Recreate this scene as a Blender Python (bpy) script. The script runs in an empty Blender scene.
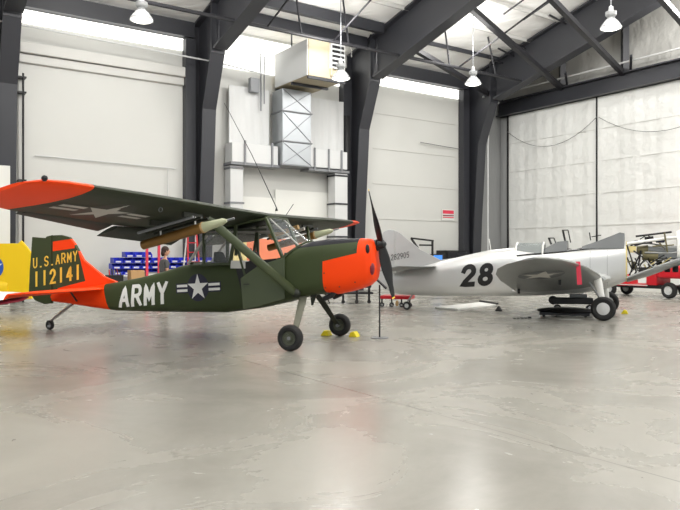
import bpy, bmesh, math, random
from mathutils import Vector, Matrix
random.seed(4)
S = bpy.context.scene
COL = S.collection
PI = math.pi

# ------------------------------------------------------------------ camera, light, exposure
cam_d = bpy.data.cameras.new('camera'); cam = bpy.data.objects.new('camera', cam_d); COL.objects.link(cam)
cam.location = (0, 0, 1.56); cam.rotation_euler = (PI/2, 0, 0)
cam_d.sensor_width = 36; cam_d.lens = 690/680*36; cam_d.clip_end = 300
S.camera = cam
S.view_settings.view_transform = 'Standard'; S.view_settings.look = 'None'
S.view_settings.gamma = 1; S.view_settings.use_curve_mapping = False
S.view_settings.exposure = 0.0
wd = bpy.data.worlds.new('daylight'); S.world = wd; wd.use_nodes = True
bg = wd.node_tree.nodes['Background']; bg.inputs[0].default_value = (0.93, 0.97, 1.0, 1); bg.inputs[1].default_value = 0.7

# hangar frame: u runs along the back wall from the far corner to the left, v comes out of that wall, h is height
AH = math.atan2(.566, .824)
def W(u, v, h): return Vector((8.35-.8242*u+.5662*v, 36-.5662*u-.8242*v, h))

LAMP_SPOTS = [(-5.75, 20.0, 8.62, 5), (5.4, 28.0, 8.75, 5), (0.03, 24.6, 8.1, 5), (8.64, 22.0, 9.05, 12)]
def light(name, kind, loc, energy, size=1, rot=(0,0,0), color=(1, .98, .95), spot=None):
    d = bpy.data.lights.new(name, kind); d.energy = energy; d.color = color
    if kind == 'AREA': d.shape = 'SQUARE'; d.size = size
    elif kind in ('POINT', 'SPOT'): d.shadow_soft_size = size
    if kind == 'SPOT': d.spot_size = spot or 2.6; d.spot_blend = .6
    o = bpy.data.objects.new(name, d); COL.objects.link(o); o.location = loc; o.rotation_euler = rot
    return o
for i, (x, y, h, v) in enumerate(LAMP_SPOTS):
    light('high_bay_light', 'SPOT', (x, y, h-.34), 200, .28, spot=2.9)
    light('ceiling_fill', 'POINT', (x, y, h+1.3), 400, .6)  # extra point light added above each lamp to brighten the ceiling
for u in (2.5, 9.5, 16.5, 23.5, 30.5):           # the rest of the hangar's rows of high-bay lamps, overhead and out of frame
    for v in (12, 19, 26):
        if (u, v) == (9.5, 12): continue
        light('high_bay_light', 'POINT', W(u, v, 10.8), 560, .4)
# unseen area light added behind the camera to brighten the walls
dl = light('wall_fill', 'AREA', W(21, 47, 4.6), 850, 1, color=(.93, .97, 1)); dl.data.shape = 'RECTANGLE'; dl.data.size = 34; dl.data.size_y = 8.6
dl.rotation_euler = (PI/2, 0, AH)

# ------------------------------------------------------------------ materials
def lin(c): return tuple(((x/255)/12.92 if x/255 <= .04045 else ((x/255+.055)/1.055)**2.4) for x in c)
def mat(name, rgb, rough=.5, metal=0., var=0., scale=3., bump=0., emit=0., coat=0., trans=0., alpha=1.):
    m = bpy.data.materials.new(name); m.use_nodes = True; nt = m.node_tree; b = nt.nodes['Principled BSDF']
    c = lin(rgb); b.inputs['Base Color'].default_value = (*c, 1); b.inputs['Roughness'].default_value = rough
    b.inputs['Metallic'].default_value = metal
    if name == 'orange': b.inputs['Specular IOR Level'].default_value = .2
    if coat: b.inputs['Coat Weight'].default_value = coat; b.inputs['Coat Roughness'].default_value = .1
    if trans: b.inputs['Transmission Weight'].default_value = trans
    if alpha < 1: b.inputs['Alpha'].default_value = alpha
    if emit: b.inputs['Emission Color'].default_value = (*c, 1); b.inputs['Emission Strength'].default_value = emit
    if var or bump:
        tc = nt.nodes.new('ShaderNodeTexCoord'); nz = nt.nodes.new('ShaderNodeTexNoise')
        nz.inputs['Scale'].default_value = scale; nz.inputs['Detail'].default_value = 5
        nt.links.new(tc.outputs['Object'], nz.inputs['Vector'])
        if var:
            mx = nt.nodes.new('ShaderNodeMix'); mx.data_type = 'RGBA'
            mx.inputs[6].default_value = (*[max(0, x*(1-var)) for x in c], 1); mx.inputs[7].default_value = (*[min(1, x*(1+var)) for x in c], 1)
            nt.links.new(nz.outputs['Fac'], mx.inputs[0]); nt.links.new(mx.outputs[2], b.inputs['Base Color'])
        if bump:
            bp = nt.nodes.new('ShaderNodeBump'); bp.inputs['Strength'].default_value = bump; bp.inputs['Distance'].default_value = .05
            nt.links.new(nz.outputs['Fac'], bp.inputs['Height']); nt.links.new(bp.outputs[0], b.inputs['Normal'])
    return m
M = {}
def dm(k, *a, **kw): M[k] = mat(k, *a, **kw); return M[k]
dm('olive', (62, 72, 44), .42, var=.1, scale=2)
dm('olive_dark', (34, 38, 28), .5, var=.12, scale=3)
dm('orange', (255, 70, 0), .55, var=.06, scale=2)
dm('white_paint', (246, 246, 242), .5)
dm('black', (16, 16, 18), .45)
dm('gloss_black', (14, 15, 24), .22)
dm('rubber', (34, 34, 34), .8, var=.2, scale=20)
dm('hub', (92, 96, 82), .5, .4)
dm('steel_grey', (50, 51, 56), .45, var=.06, scale=1)
dm('steel_light', (125, 127, 130), .45)
dm('silver', (214, 215, 214), .34, .6, var=.04, scale=2)
dm('silver_dark', (150, 152, 152), .4, .6)
dm('silver_wing', (150, 153, 152), .36, .65, var=.06, scale=2)
dm('chrome', (200, 200, 200), .2, .9)
dm('yellow_mark', (246, 206, 70), .6)
dm('navy', (28, 28, 52), .5)
dm('star_grey', (188, 186, 180), .6)
dm('yellow', (250, 208, 0), .4)
dm('sky_blue', (30, 90, 190), .5)
dm('red', (200, 16, 34), .35)
dm('red_pink', (222, 60, 84), .6)
dm('maroon', (120, 24, 40), .5)
dm('glass', (215, 222, 226), .04, trans=0, alpha=.07)
dm('glass_dim', (150, 158, 158), .08, alpha=.55)
dm('brass', (134, 98, 48), .4, .35, var=.15, scale=8)
dm('pale_green', (178, 182, 150), .5)
dm('tan', (196, 160, 110), .6)
dm('blue_bin', (24, 44, 190), .4)
dm('card', (200, 160, 112), .8, var=.1)
dm('skin', (206, 156, 130), .6)
dm('hair', (54, 34, 26), .7)
dm('shirt', (84, 84, 84), .8)
dm('trouser', (40, 44, 60), .8)
dm('salmon', (240, 140, 104), .6)
dm('cream', (232, 214, 150), .6)
dm('chock', (245, 225, 20), .5)
dm('duct', (170, 174, 177), .35, .6, var=.08, scale=2)
dm('duct_white', (208, 209, 208), .5, var=.03, scale=1)
dm('hvac_tan', (184, 172, 146), .6, var=.06, scale=3)
dm('olive_brown', (110, 104, 74), .5, .3, var=.3, scale=12)
dm('cable', (120, 120, 118), .6)
dm('screen', (70, 140, 230), .4, emit=.5)
dm('lamp_glass', (255, 252, 240), .3, emit=5.)
dm('strip_light', (255, 255, 250), .5, emit=1.7)
dm('wall_white', (205, 205, 200), .55, var=.03, scale=.5, bump=.05)
dm('wall_liner', (204, 203, 198), .5, var=.03, scale=.6, bump=.08)
dm('wall_lower', (226, 226, 220), .55)
dm('seat', (60, 62, 60), .8)
dm('paper', (218, 218, 214), .7)
dm('shade_glass', (170, 172, 172), .4)
dm('deck_grey', (104, 107, 108), .45, .2)
dm('seam', (222, 222, 218), .6)
dm('purlin_wrap', (200, 199, 195), .6)
dm('brace_dark', (36, 36, 40), .5)
dm('gear_metal', (112, 112, 98), .5, .3)

def fabric(name, rgb, sc, wav=.5):      # quilted insulation fabric: vertical folds and soft bulges
    m = mat(name, rgb, .42, var=.04, scale=1.2); nt = m.node_tree; b = nt.nodes['Principled BSDF']
    tc = nt.nodes.new('ShaderNodeTexCoord'); mp = nt.nodes.new('ShaderNodeMapping'); mp.inputs['Scale'].default_value = sc
    nz = nt.nodes.new('ShaderNodeTexNoise'); nz.inputs['Scale'].default_value = 1; nz.inputs['Detail'].default_value = 4
    bp = nt.nodes.new('ShaderNodeBump'); bp.inputs['Strength'].default_value = wav; bp.inputs['Distance'].default_value = .25
    nt.links.new(tc.outputs['Object'], mp.inputs[0]); nt.links.new(mp.outputs[0], nz.inputs['Vector'])
    nt.links.new(nz.outputs['Fac'], bp.inputs['Height']); nt.links.new(bp.outputs[0], b.inputs['Normal'])
    M[name] = m
fabric('door_fabric', (234, 235, 231), (1, 1.1, 1.1), .45)
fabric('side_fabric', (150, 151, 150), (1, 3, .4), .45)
fabric('ceiling_fabric', (242, 241, 237), (.35, 1.6, 1), .55)
fabric('gable_fabric', (176, 175, 170), (1.2, 1.2, .8), .8)

def masked(name, base, over, build, rough=.5):   # paint scheme: mask made of plane tests in the object's own space
    m = mat(name, base, rough); nt = m.node_tree; b = nt.nodes['Principled BSDF']
    tc = nt.nodes.new('ShaderNodeTexCoord'); sp = nt.nodes.new('ShaderNodeSeparateXYZ'); nt.links.new(tc.outputs['Object'], sp.inputs[0])
    def mth(op, a, c2=None):
        n = nt.nodes.new('ShaderNodeMath'); n.operation = op
        for i, q in enumerate((a, c2)):
            if q is None: continue
            if isinstance(q, (int, float)): n.inputs[i].default_value = q
            else: nt.links.new(q, n.inputs[i])
        return n.outputs[0]
    cur = (*lin(base), 1); cur_link = None
    for col, fac in zip(over, build(sp.outputs[0], sp.outputs[1], sp.outputs[2], mth)):
        mx = nt.nodes.new('ShaderNodeMix'); mx.data_type = 'RGBA'
        if cur_link: nt.links.new(cur_link, mx.inputs[6])
        else: mx.inputs[6].default_value = cur
        mx.inputs[7].default_value = (*lin(col), 1); nt.links.new(fac, mx.inputs[0]); cur_link = mx.outputs[2]
    nt.links.new(cur_link, b.inputs['Base Color'])
    b.inputs['Specular IOR Level'].default_value = .25
    M[name] = m
OR = (255, 70, 0)
def below(x, z, mth, a, k):   # z < a + k*x
    return mth('LESS_THAN', z, mth('ADD', mth('MULTIPLY', x, k), a))
masked('cowl_paint', (62, 72, 44), [(16, 17, 28), OR], lambda x, y, z, m: [
    m('SUBTRACT', 1, below(x, z, m, 1.70, .10)),
    m('MAXIMUM', m('GREATER_THAN', x, .86), below(x, z, m, 1.385, .24))])
masked('body_paint', (62, 72, 44), [OR, (16, 17, 28)], lambda x, y, z, m: [
    m('LESS_THAN', x, m('ADD', m('MULTIPLY', z, -.28), -4.28)),
    m('MULTIPLY', m('GREATER_THAN', x, -.5), m('SUBTRACT', 1, below(x, z, m, 1.70, .10)))])
masked('fin_paint', (62, 72, 44), [OR], lambda x, y, z, m: [
    m('MAXIMUM',
      m('MAXIMUM', m('GREATER_THAN', x, m('ADD', m('MULTIPLY', z, -.3), -4.78)), below(x, z, m, 1.67, .14)) if False else
      m('MAXIMUM', m('GREATER_THAN', x, m('ADD', m('MULTIPLY', z, -.3), -4.78)), m('MULTIPLY', m('GREATER_THAN', x, -5.8), below(x, z, m, 2.15, .22))),
      m('MULTIPLY', m('MULTIPLY', m('GREATER_THAN', x, -5.93), m('LESS_THAN', x, -5.36)), m('MULTIPLY', m('GREATER_THAN', z, m('ADD', m('MULTIPLY', x, .11), 2.29)), m('LESS_THAN', z, m('ADD', m('MULTIPLY', x, .11), 2.49)))))])
masked('wing_paint', (50, 56, 42), [OR], lambda x, y, z, m: [m('GREATER_THAN', m('ABSOLUTE', y), m('ADD', 4.62, m('MULTIPLY', m('ADD', x, .95), -.12)))])

# polished concrete
def concrete():
    m = mat('polished_concrete', (188, 184, 174), .2); nt = m.node_tree; b = nt.nodes['Principled BSDF']; N = nt.nodes.new; Lk = nt.links.new
    tc = N('ShaderNodeTexCoord')
    n1 = N('ShaderNodeTexNoise'); n1.inputs['Scale'].default_value = .45; n1.inputs['Detail'].default_value = 8; n1.inputs['Roughness'].default_value = .62; n1.inputs['Distortion'].default_value = 1.2
    n2 = N('ShaderNodeTexNoise'); n2.inputs['Scale'].default_value = 3.2; n2.inputs['Detail'].default_value = 8; n2.inputs['Roughness'].default_value = .7; n2.inputs['Distortion'].default_value = 1
    for n in (n1, n2): Lk(tc.outputs['Object'], n.inputs['Vector'])
    r1 = N('ShaderNodeValToRGB'); r1.color_ramp.elements[0].position = .3; r1.color_ramp.elements[1].position = .72
    r1.color_ramp.elements[0].color = (*lin((146, 143, 135)), 1); r1.color_ramp.elements[1].color = (*lin((168, 165, 156)), 1)
    r2 = N('ShaderNodeValToRGB'); r2.color_ramp.elements[0].position = .2; r2.color_ramp.elements[1].position = .72
    r2.color_ramp.elements[0].color = (.86, .86, .85, 1); r2.color_ramp.elements[1].color = (1, 1, 1, 1)
    Lk(n1.outputs['Fac'], r1.inputs[0]); Lk(n2.outputs['Fac'], r2.inputs[0])
    mx = N('ShaderNodeMix'); mx.data_type = 'RGBA'; mx.blend_type = 'MULTIPLY'; mx.inputs[0].default_value = .7
    Lk(r1.outputs[0], mx.inputs[6]); Lk(r2.outputs[0], mx.inputs[7])
    sp = N('ShaderNodeSeparateXYZ'); Lk(tc.outputs['Object'], sp.inputs[0])
    def joint(out, off, per):   # saw-cut control joints
        a = N('ShaderNodeMath'); a.operation = 'ADD'; a.inputs[1].default_value = off; Lk(out, a.inputs[0])
        p = N('ShaderNodeMath'); p.operation = 'PINGPONG'; p.inputs[1].default_value = per/2; Lk(a.outputs[0], p.inputs[0])
        g = N('ShaderNodeMath'); g.operation = 'LESS_THAN'; g.inputs[1].default_value = .008; Lk(p.outputs[0], g.inputs[0]); return g.outputs[0]
    j = N('ShaderNodeMath'); j.operation = 'MAXIMUM'; Lk(joint(sp.outputs[0], 22.7+35.2, 7.05), j.inputs[0]); j.inputs[1].default_value = 0
    mj = N('ShaderNodeMix'); mj.data_type = 'RGBA'; mj.inputs[7].default_value = (*lin((104, 100, 93)), 1)
    Lk(j.outputs[0], mj.inputs[0]); Lk(mx.outputs[2], mj.inputs[6]); Lk(mj.outputs[2], b.inputs['Base Color'])
    rr = N('ShaderNodeMapRange'); rr.inputs[1].default_value = .3; rr.inputs[2].default_value = .7; rr.inputs[3].default_value = .2; rr.inputs[4].default_value = .34
    Lk(n1.outputs['Fac'], rr.inputs[0]); Lk(rr.outputs[0], b.inputs['Roughness'])
    bp = N('ShaderNodeBump'); bp.inputs['Strength'].default_value = .06; bp.inputs['Distance'].default_value = .01; Lk(n2.outputs['Fac'], bp.inputs['Height']); Lk(bp.outputs[0], b.inputs['Normal'])
    b.inputs['Specular IOR Level'].default_value = .6
    M['concrete'] = m
concrete()

# ------------------------------------------------------------------ mesh helpers
class MB:
    def __init__(s): s.v = []; s.f = []; s.m = []
    def add(s, vs, fs, mi=0):
        n = len(s.v); s.v += [Vector(p) for p in vs]; s.f += [tuple(i+n for i in f) for f in fs]; s.m += [mi]*len(fs); return s
    def hexa(s, p, mi=0):     # 8 corners: bottom 4 then top 4
        return s.add(p, [(0,3,2,1),(4,5,6,7),(0,1,5,4),(1,2,6,5),(2,3,7,6),(3,0,4,7)], mi)
    def box(s, x0, x1, y0, y1, z0, z1, mi=0):
        return s.hexa([(x0,y0,z0),(x1,y0,z0),(x1,y1,z0),(x0,y1,z0),(x0,y0,z1),(x1,y0,z1),(x1,y1,z1),(x0,y1,z1)], mi)
    def hbox(s, u0, u1, v0, v1, h0, h1, mi=0):
        return s.hexa([W(u1,v1,h0),W(u0,v1,h0),W(u0,v0,h0),W(u1,v0,h0),W(u1,v1,h1),W(u0,v1,h1),W(u0,v0,h1),W(u1,v0,h1)], mi)
    def bar(s, a, b, w, d=None, up=(0,0,1), mi=0):   # rectangular bar
        a = Vector(a); b = Vector(b); t = (b-a).normalized(); up = Vector(up)
        if abs(t.dot(up)) > .98: up = Vector((1,0,0))
        x = t.cross(up).normalized(); y = x.cross(t).normalized(); d = d or w
        c = [(-1,-1),(1,-1),(1,1),(-1,1)]
        return s.hexa([a+x*(i*w/2)+y*(j*d/2) for i, j in c]+[b+x*(i*w/2)+y*(j*d/2) for i, j in c], mi)
    def tube(s, pts, r, n=10, mi=0, flat=1.0, cap=True):
        pts = [Vector(p) for p in pts]; rs = r if isinstance(r, (list, tuple)) else [r]*len(pts)
        rings = []; px = None
        for i, p in enumerate(pts):
            t = (pts[min(i+1, len(pts)-1)]-pts[max(i-1, 0)]).normalized()
            if px is None:
                a = Vector((0,0,1)) if abs(t.z) < .9 else Vector((1,0,0)); px = t.cross(a).normalized()
            else: px = (px-t*px.dot(t)).normalized()
            py = t.cross(px)
            rings.append([p+px*math.cos(2*PI*k/n)*rs[i]*flat+py*math.sin(2*PI*k/n)*rs[i] for k in range(n)])
        return s.loft(rings, cap, mi)
    def loft(s, rings, cap=True, mi=0, closed=True):
        n = len(rings[0]); vs = [p for r in rings for p in r]; fs = []
        for i in range(len(rings)-1):
            for k in range(n if closed else n-1):
                k2 = (k+1) % n; fs.append((i*n+k, i*n+k2, (i+1)*n+k2, (i+1)*n+k))
        if cap: fs += [tuple(range(n))[::-1], tuple((len(rings)-1)*n+k for k in range(n))]
        return s.add(vs, fs, mi)
    def lathe(s, prof, c, axis, n=24, mi=0, cap=True):   # prof = [(distance along axis, radius)]
        c = Vector(c); a = Vector(axis).normalized(); q = Vector((0,0,1)) if abs(a.z) < .9 else Vector((1,0,0))
        x = a.cross(q).normalized(); y = a.cross(x)
        return s.loft([[c+a*d+(x*math.cos(2*PI*k/n)+y*math.sin(2*PI*k/n))*max(r, .0005) for k in range(n)] for d, r in prof], cap, mi)
    def torus(s, c, axis, R, r, n=28, k=10, mi=0, squash=1.0):
        c = Vector(c); a = Vector(axis).normalized(); q = Vector((0,0,1)) if abs(a.z) < .9 else Vector((1,0,0))
        x = a.cross(q).normalized(); y = a.cross(x); rings = []
        for i in range(n+1):
            t = 2*PI*i/n; rad = x*math.cos(t)+y*math.sin(t)
            rings.append([c+rad*(R+r*math.cos(2*PI*j/k))+a*(r*squash*math.sin(2*PI*j/k)) for j in range(k)])
        return s.loft(rings, False, mi)
    def ell(s, c, rx, ry, rz, n=16, m=10, mi=0, rot=None):
        rings = []
        for i in range(m+1):
            ph = -PI/2+PI*i/m
            rings.append([Vector((rx*math.cos(ph)*math.cos(2*PI*k/n), ry*math.cos(ph)*math.sin(2*PI*k/n), rz*math.sin(ph))) for k in range(n)])
        if rot: rings = [[rot @ p for p in r] for r in rings]
        return s.loft([[Vector(c)+p for p in r] for r in rings], False, mi)
    def prism(s, pts, off, mi=0):    # polygon extruded along a vector
        pts = [Vector(p) for p in pts]; off = Vector(off); n = len(pts)
        return s.add(pts+[p+off for p in pts], [tuple(range(n))[::-1], tuple(range(n, 2*n))]+[(i, (i+1)%n, n+(i+1)%n, n+i) for i in range(n)], mi)
    def build(s, name, mats, parent=None, smooth=True, bevel=0, kind=None, ang=35, origin=None, label=None):
        if not isinstance(mats, (list, tuple)): mats = [mats]
        me = bpy.data.meshes.new(name); org = Vector(origin) if origin is not None else Vector()
        if origin is None and parent is None:
            lo = [min(p[i] for p in s.v) for i in range(3)]; hi = [max(p[i] for p in s.v) for i in range(3)]
            org = Vector(((lo[0]+hi[0])/2, (lo[1]+hi[1])/2, lo[2]))
        me.from_pydata([p-org for p in s.v], [], s.f)
        for m in mats: me.materials.append(M[m] if isinstance(m, str) else m)
        me.polygons.foreach_set('material_index', s.m)
        bm = bmesh.new(); bm.from_mesh(me); bmesh.ops.remove_doubles(bm, verts=bm.verts, dist=1e-5); bmesh.ops.recalc_face_normals(bm, faces=bm.faces); bm.to_mesh(me); bm.free()
        if smooth:
            me.polygons.foreach_set('use_smooth', [True]*len(me.polygons)); me.set_sharp_from_angle(angle=math.radians(ang))
        o = bpy.data.objects.new(name, me); COL.objects.link(o); o.location = org
        if parent: o.parent = parent
        if kind: o['kind'] = kind
        if label: o['label'] = label
        if bevel:
            b = o.modifiers.new('bevel', 'BEVEL'); b.width = bevel; b.segments = 2; b.limit_method = 'ANGLE'
        return o
def thing(name, label, cat, loc=(0,0,0), rz=0, group=None):
    o = bpy.data.objects.new(name, None); COL.objects.link(o); o.location = loc; o.rotation_euler = (0, 0, rz)
    o.empty_display_size = .2; return tag(o, label, cat, group)
def tag(o, label, cat, group=None, kind=None):
    o['label'] = label; o['category'] = cat
    if group: o['group'] = group
    if kind: o['kind'] = kind
    return o
def struct(name, mb, mats, **kw): return mb.build(name, mats, kind='structure', **kw)
def copy_tree(o, parent=None):
    c = o.copy(); COL.objects.link(c); c.parent = parent
    for ch in list(o.children): copy_tree(ch, c)
    return c

def glyphs(txt, bold=.02):      # text as a flat mesh scaled to the unit square
    cu = bpy.data.curves.new('t', 'FONT'); cu.body = txt; cu.offset = bold; cu.resolution_u = 6
    o = bpy.data.objects.new('t', cu); COL.objects.link(o); bpy.context.view_layer.update()
    me = bpy.data.meshes.new_from_object(o.evaluated_get(bpy.context.evaluated_depsgraph_get()))
    bm = bmesh.new(); bm.from_mesh(me); bmesh.ops.triangulate(bm, faces=bm.faces)
    bmesh.ops.subdivide_edges(bm, edges=bm.edges, cuts=1, use_grid_fill=True)
    vs = [v.co.copy() for v in bm.verts]; bm.verts.index_update(); fs = [tuple(v.index for v in f.verts) for f in bm.faces]
    bm.free(); bpy.data.objects.remove(o); bpy.data.meshes.remove(me)
    x0 = min(v.x for v in vs); x1 = max(v.x for v in vs); y0 = min(v.y for v in vs); y1 = max(v.y for v in vs)
    return [((v.x-x0)/(x1-x0), (v.y-y0)/(y1-y0)) for v in vs], fs
def lettering(txt, fn, m, parent, bold=.02, name='lettering', label=None):
    g, fs = glyphs(txt, bold); mb = MB(); mb.add([fn(a, b) for a, b in g], fs)
    return mb.build(name, m, parent, smooth=False, label=label)
def arc(cx, cy, rx, ry, a0, a1, n=9): return [(cx+rx*math.cos(math.radians(a0+(a1-a0)*i/n)), cy+ry*math.sin(math.radians(a0+(a1-a0)*i/n))) for i in range(n+1)]
GLYPH = {'A': [[(0, 0), (.5, 1), (1, 0)], [(.2, .3), (.8, .3)]], 'R': [[(0, 0), (0, 1), (.55, 1)]+arc(.55, .74, .4, .26, 90, -90)+[(0, .48)], [(.5, .48), (1, 0)]],
 'M': [[(0, 0), (0, 1), (.5, .25), (1, 1), (1, 0)]], 'Y': [[(0, 1), (.5, .48), (1, 1)], [(.5, .5), (.5, 0)]],
 'U': [[(0, 1)]+arc(.5, .3, .5, .3, 180, 360)+[(1, 1)]], 'S': [arc(.5, .75, .5, .25, 20, 270)+arc(.5, .25, .5, .25, 90, -160)[1:]],
 '.': [[(.4, 0), (.6, 0)]], '1': [[(.5, 0), (.5, 1)]], '2': [arc(.5, .72, .5, .28, 170, -30)+[(0, 0), (1, 0)]], '4': [[(.75, 0), (.75, 1), (0, .3), (1, .3)]],
 '8': [arc(.5, .76, .42, .24, 0, 360, 16), arc(.5, .26, .5, .26, 0, 360, 16)], '9': [arc(.5, .7, .5, .3, 0, 360, 16), [(1, .7), (.9, .35), (.5, 0)]],
 '0': [arc(.5, .5, .5, .5, 0, 360, 18)], '5': [[(.95, 1), (.1, 1), (.05, .56)]+arc(.5, .3, .5, .3, 120, -150)]}
def letters_each(txt, fn, m, parent, sw=.18, gap=.22, label=None, aspect=2.0, one=True):
    """block letters drawn as constant-width strokes; sw is the stroke width over a letter's width"""
    n = len(txt); mb = MB(); cell = 1/n
    for i, ch in enumerate(txt):
        w = cell*(1-gap); x0 = cell*i+cell*gap/2; hw = sw/2
        for ln in GLYPH[ch]:
            P = [Vector((hw+a*(1-2*hw), (hw+b*(aspect-2*hw)))) for a, b in ln]   # in units of the letter width
            Q = []
            for a, b in zip(P, P[1:]):
                k = max(1, int((b-a).length/.2)); Q += [a.lerp(b, j/k) for j in range(k)]
            Q.append(P[-1]); closed = (P[0]-P[-1]).length < 1e-4; L = []; 
            for j, p in enumerate(Q):
                d0 = (p-Q[j-1]).normalized() if j else ((Q[1]-p).normalized() if not closed else (p-Q[-2]).normalized())
                d1 = (Q[j+1]-p).normalized() if j < len(Q)-1 else (d0 if not closed else (Q[1]-p).normalized())
                t = (d0+d1); t = t.normalized() if t.length > .2 else d0
                nn = Vector((-t.y, t.x)); q = max(.62, nn.dot(Vector((-d0.y, d0.x))))
                e = Vector((0, 0))
                if not closed and j == 0: e = -d1*hw
                if not closed and j == len(Q)-1: e = d0*hw
                for sg in (-1, 1): L.append(p+e+nn*(sg*hw/q))
            L = [(min(max(a.x, -.02), 1.02), min(max(a.y, 0), aspect)) for a in L]
            mb.add([fn(x0+a*w, b/aspect) for a, b in L], [(2*j, 2*j+1, 2*j+3, 2*j+2) for j in range(len(Q)-1)])
    o = mb.build('lettering', m, parent, smooth=False, label=label); return o
def star_pts(n=5, ro=1., ri=.382):
    return [((ro if k % 2 == 0 else ri)*math.sin(PI*k/n), (ro if k % 2 == 0 else ri)*math.cos(PI*k/n)) for k in range(2*n)]
def insignia(fn, parent, ra=1., cols=('navy', 'white_paint'), disc=True, bars=True):
    """fn(a, b, lift) maps insignia plane units (disc radius = 1) to the surface"""
    mb = MB()
    n = 40
    if disc:
        rings = [[fn(r*math.cos(2*PI*k/n), r*math.sin(2*PI*k/n), 0) for k in range(n)] for r in (.02, .35, .7, 1.)]
        mb.loft(rings, False, 0)
        for sx in ((-1, 1) if bars else ()): grid(mb, fn, sx*.9, sx*2.1, -.36, .36, 0.5, 0)
    for sx in ((-1, 1) if bars else ()):
        grid(mb, fn, sx*.98, sx*2.0, .08, .27, 1, 1); grid(mb, fn, sx*.98, sx*2.0, -.27, -.08, 1, 1)
    sp = star_pts()
    rings = [[fn(a*k, b*k, 1.2) for a, b in sp] for k in (.02, .34, .67, 1.)]
    mb.loft(rings, False, 1)
    return mb.build('star_insignia', cols, parent, smooth=False)
def grid(mb, fn, a0, a1, b0, b1, lift, mi, n=6):
    vs = [fn(a0+(a1-a0)*i/n, b0+(b1-b0)*j/2, lift) for i in range(n+1) for j in range(3)]
    mb.add(vs, [(i*3+j, i*3+j+1, (i+1)*3+j+1, (i+1)*3+j) for i in range(n) for j in range(2)], mi)

def fus_ring(x, hw, zb, zt, e=3., n=48):
    zc = (zb+zt)/2; hh = (zt-zb)/2; r = []
    for k in range(n):
        t = 2*PI*k/n; c, s_ = math.cos(t), math.sin(t)
        r.append(Vector((x, hw*math.copysign(abs(c)**(2/e), c), zc+hh*math.copysign(abs(s_)**(2/e), s_))))
    return r
def interp(secs, x):
    for a, b in zip(secs, secs[1:]):
        if a[0] <= x <= b[0]:
            t = (x-a[0])/(b[0]-a[0]); return [p+(q-p)*t for p, q in zip(a, b)]
    return list(secs[0] if x < secs[0][0] else secs[-1])
def side_y(secs, x, z):
    _, hw, zb, zt, e = interp(secs, x); q = min(abs((z-(zb+zt)/2)/((zt-zb)/2)), .98)
    return hw*(1-q**e)**(1/e)
AF = [(0,0),(.012,.28),(.05,.55),(.15,.86),(.3,1),(.5,.88),(.7,.6),(.88,.27),(1,.03)]
def wing_ring(y, xl, zl, xt, zt, th, low=.45):
    up = []; dn = []; d = Vector((xt-xl, 0, zt-zl)); nr = Vector((-d.z, 0, d.x)).normalized()
    if nr.z < 0: nr = -nr
    for a, b in AF:
        p = Vector((xl, y, zl))+d*a; up.append(p+nr*b*th*(1-low*.6)); dn.append(p-nr*b*th*low)
    return up+dn[::-1][:-1]
def wing_low(secs, x, y):  # underside height at x,y
    secs = sorted(secs); y = max(min(y, secs[-1][0]), secs[0][0])
    s_ = interp(secs, y); _, xl, zl, xt, zt, th = s_; t = min(max((x-xl)/(xt-xl), 0), 1)
    b = 0
    for (a0, b0), (a1, b1) in zip(AF, AF[1:]):
        if a0 <= t <= a1: b = b0+(b1-b0)*(t-a0)/(a1-a0)
    return zl+(zt-zl)*t-b*th*.45
def wheel(parent, c, R, w, hubm='hub', name='wheel', axis=(0,1,0), hubcap=False):
    t = MB(); c = Vector(c); r = w/2; a = Vector(axis).normalized()
    t.lathe([(-w*.36, R*.52), (-w*.5, R*.66), (-w*.5, R*.82), (-w*.36, R*.95), (-w*.15, R), (w*.15, R), (w*.36, R*.95), (w*.5, R*.82), (w*.5, R*.66), (w*.36, R*.52)], c, a, 36, cap=False)
    o = t.build(name, 'rubber', parent)
    h = MB(); h.lathe([(-w*.38, R*.2), (-w*.38, R*.24), (-w*.22, R*.3), (-w*.24, R*.48), (-w*.4, R*.54), (w*.4, R*.54), (w*.24, R*.48), (w*.22, R*.3), (w*.38, R*.24), (w*.38, R*.2)] if not hubcap else
                      [(-w*.46, R*.02), (-w*.45, R*.3), (-w*.36, R*.52), (w*.36, R*.52), (w*.45, R*.3), (w*.46, R*.02)], c, a, 28)
    for k in range(6):
        q = Vector((math.cos(k*PI/3), 0, math.sin(k*PI/3))) if abs(a.y) > .7 else Vector((0, 0, 1))
        for sgn in (-1, 1): h.lathe([(0, R*.045), (w*.1, R*.045)], c+q*R*.38+a*sgn*w*.26, a*sgn, 6)
    h.build('hub', hubm, o); return o

# ================================================================== the hangar
fl = MB(); fl.add([(-48, -46, 0), (4, -46, 0), (4, 3, 0), (-48, 3, 0)], [(0, 1, 2, 3)])
fo = fl.build('floor', 'concrete', kind='structure', smooth=False, origin=(0, 0, 0)); fo.location = W(0, 0, 0); fo.rotation_euler = (0, 0, AH)
ROOF0, PITCH = 10.45, .245
def roof(v): return ROOF0+PITCH*v
# back wall of bays, gable wall
w = MB(); w.hbox(2.0, 46, -.25, -.02, 0, 9.27, 0); w.hbox(-.25, 46, -.3, -.02, 9.27, 10.5, 0)
struct('wall_back', w, ['wall_white'], smooth=False)
w = MB(); w.hbox(-.3, -.02, -.3, 24, 8.7, 10.4, 0)
w.prism([W(-.02, -.3, 10.4), W(-.02, 24, 10.4), W(-.02, 24, roof(24)), W(-.02, -.3, roof(-.3))], W(-.3, 0, 0)-W(-.02, 0, 0), 0)
struct('wall_right', w, ['gable_fabric'], smooth=False)
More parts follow.
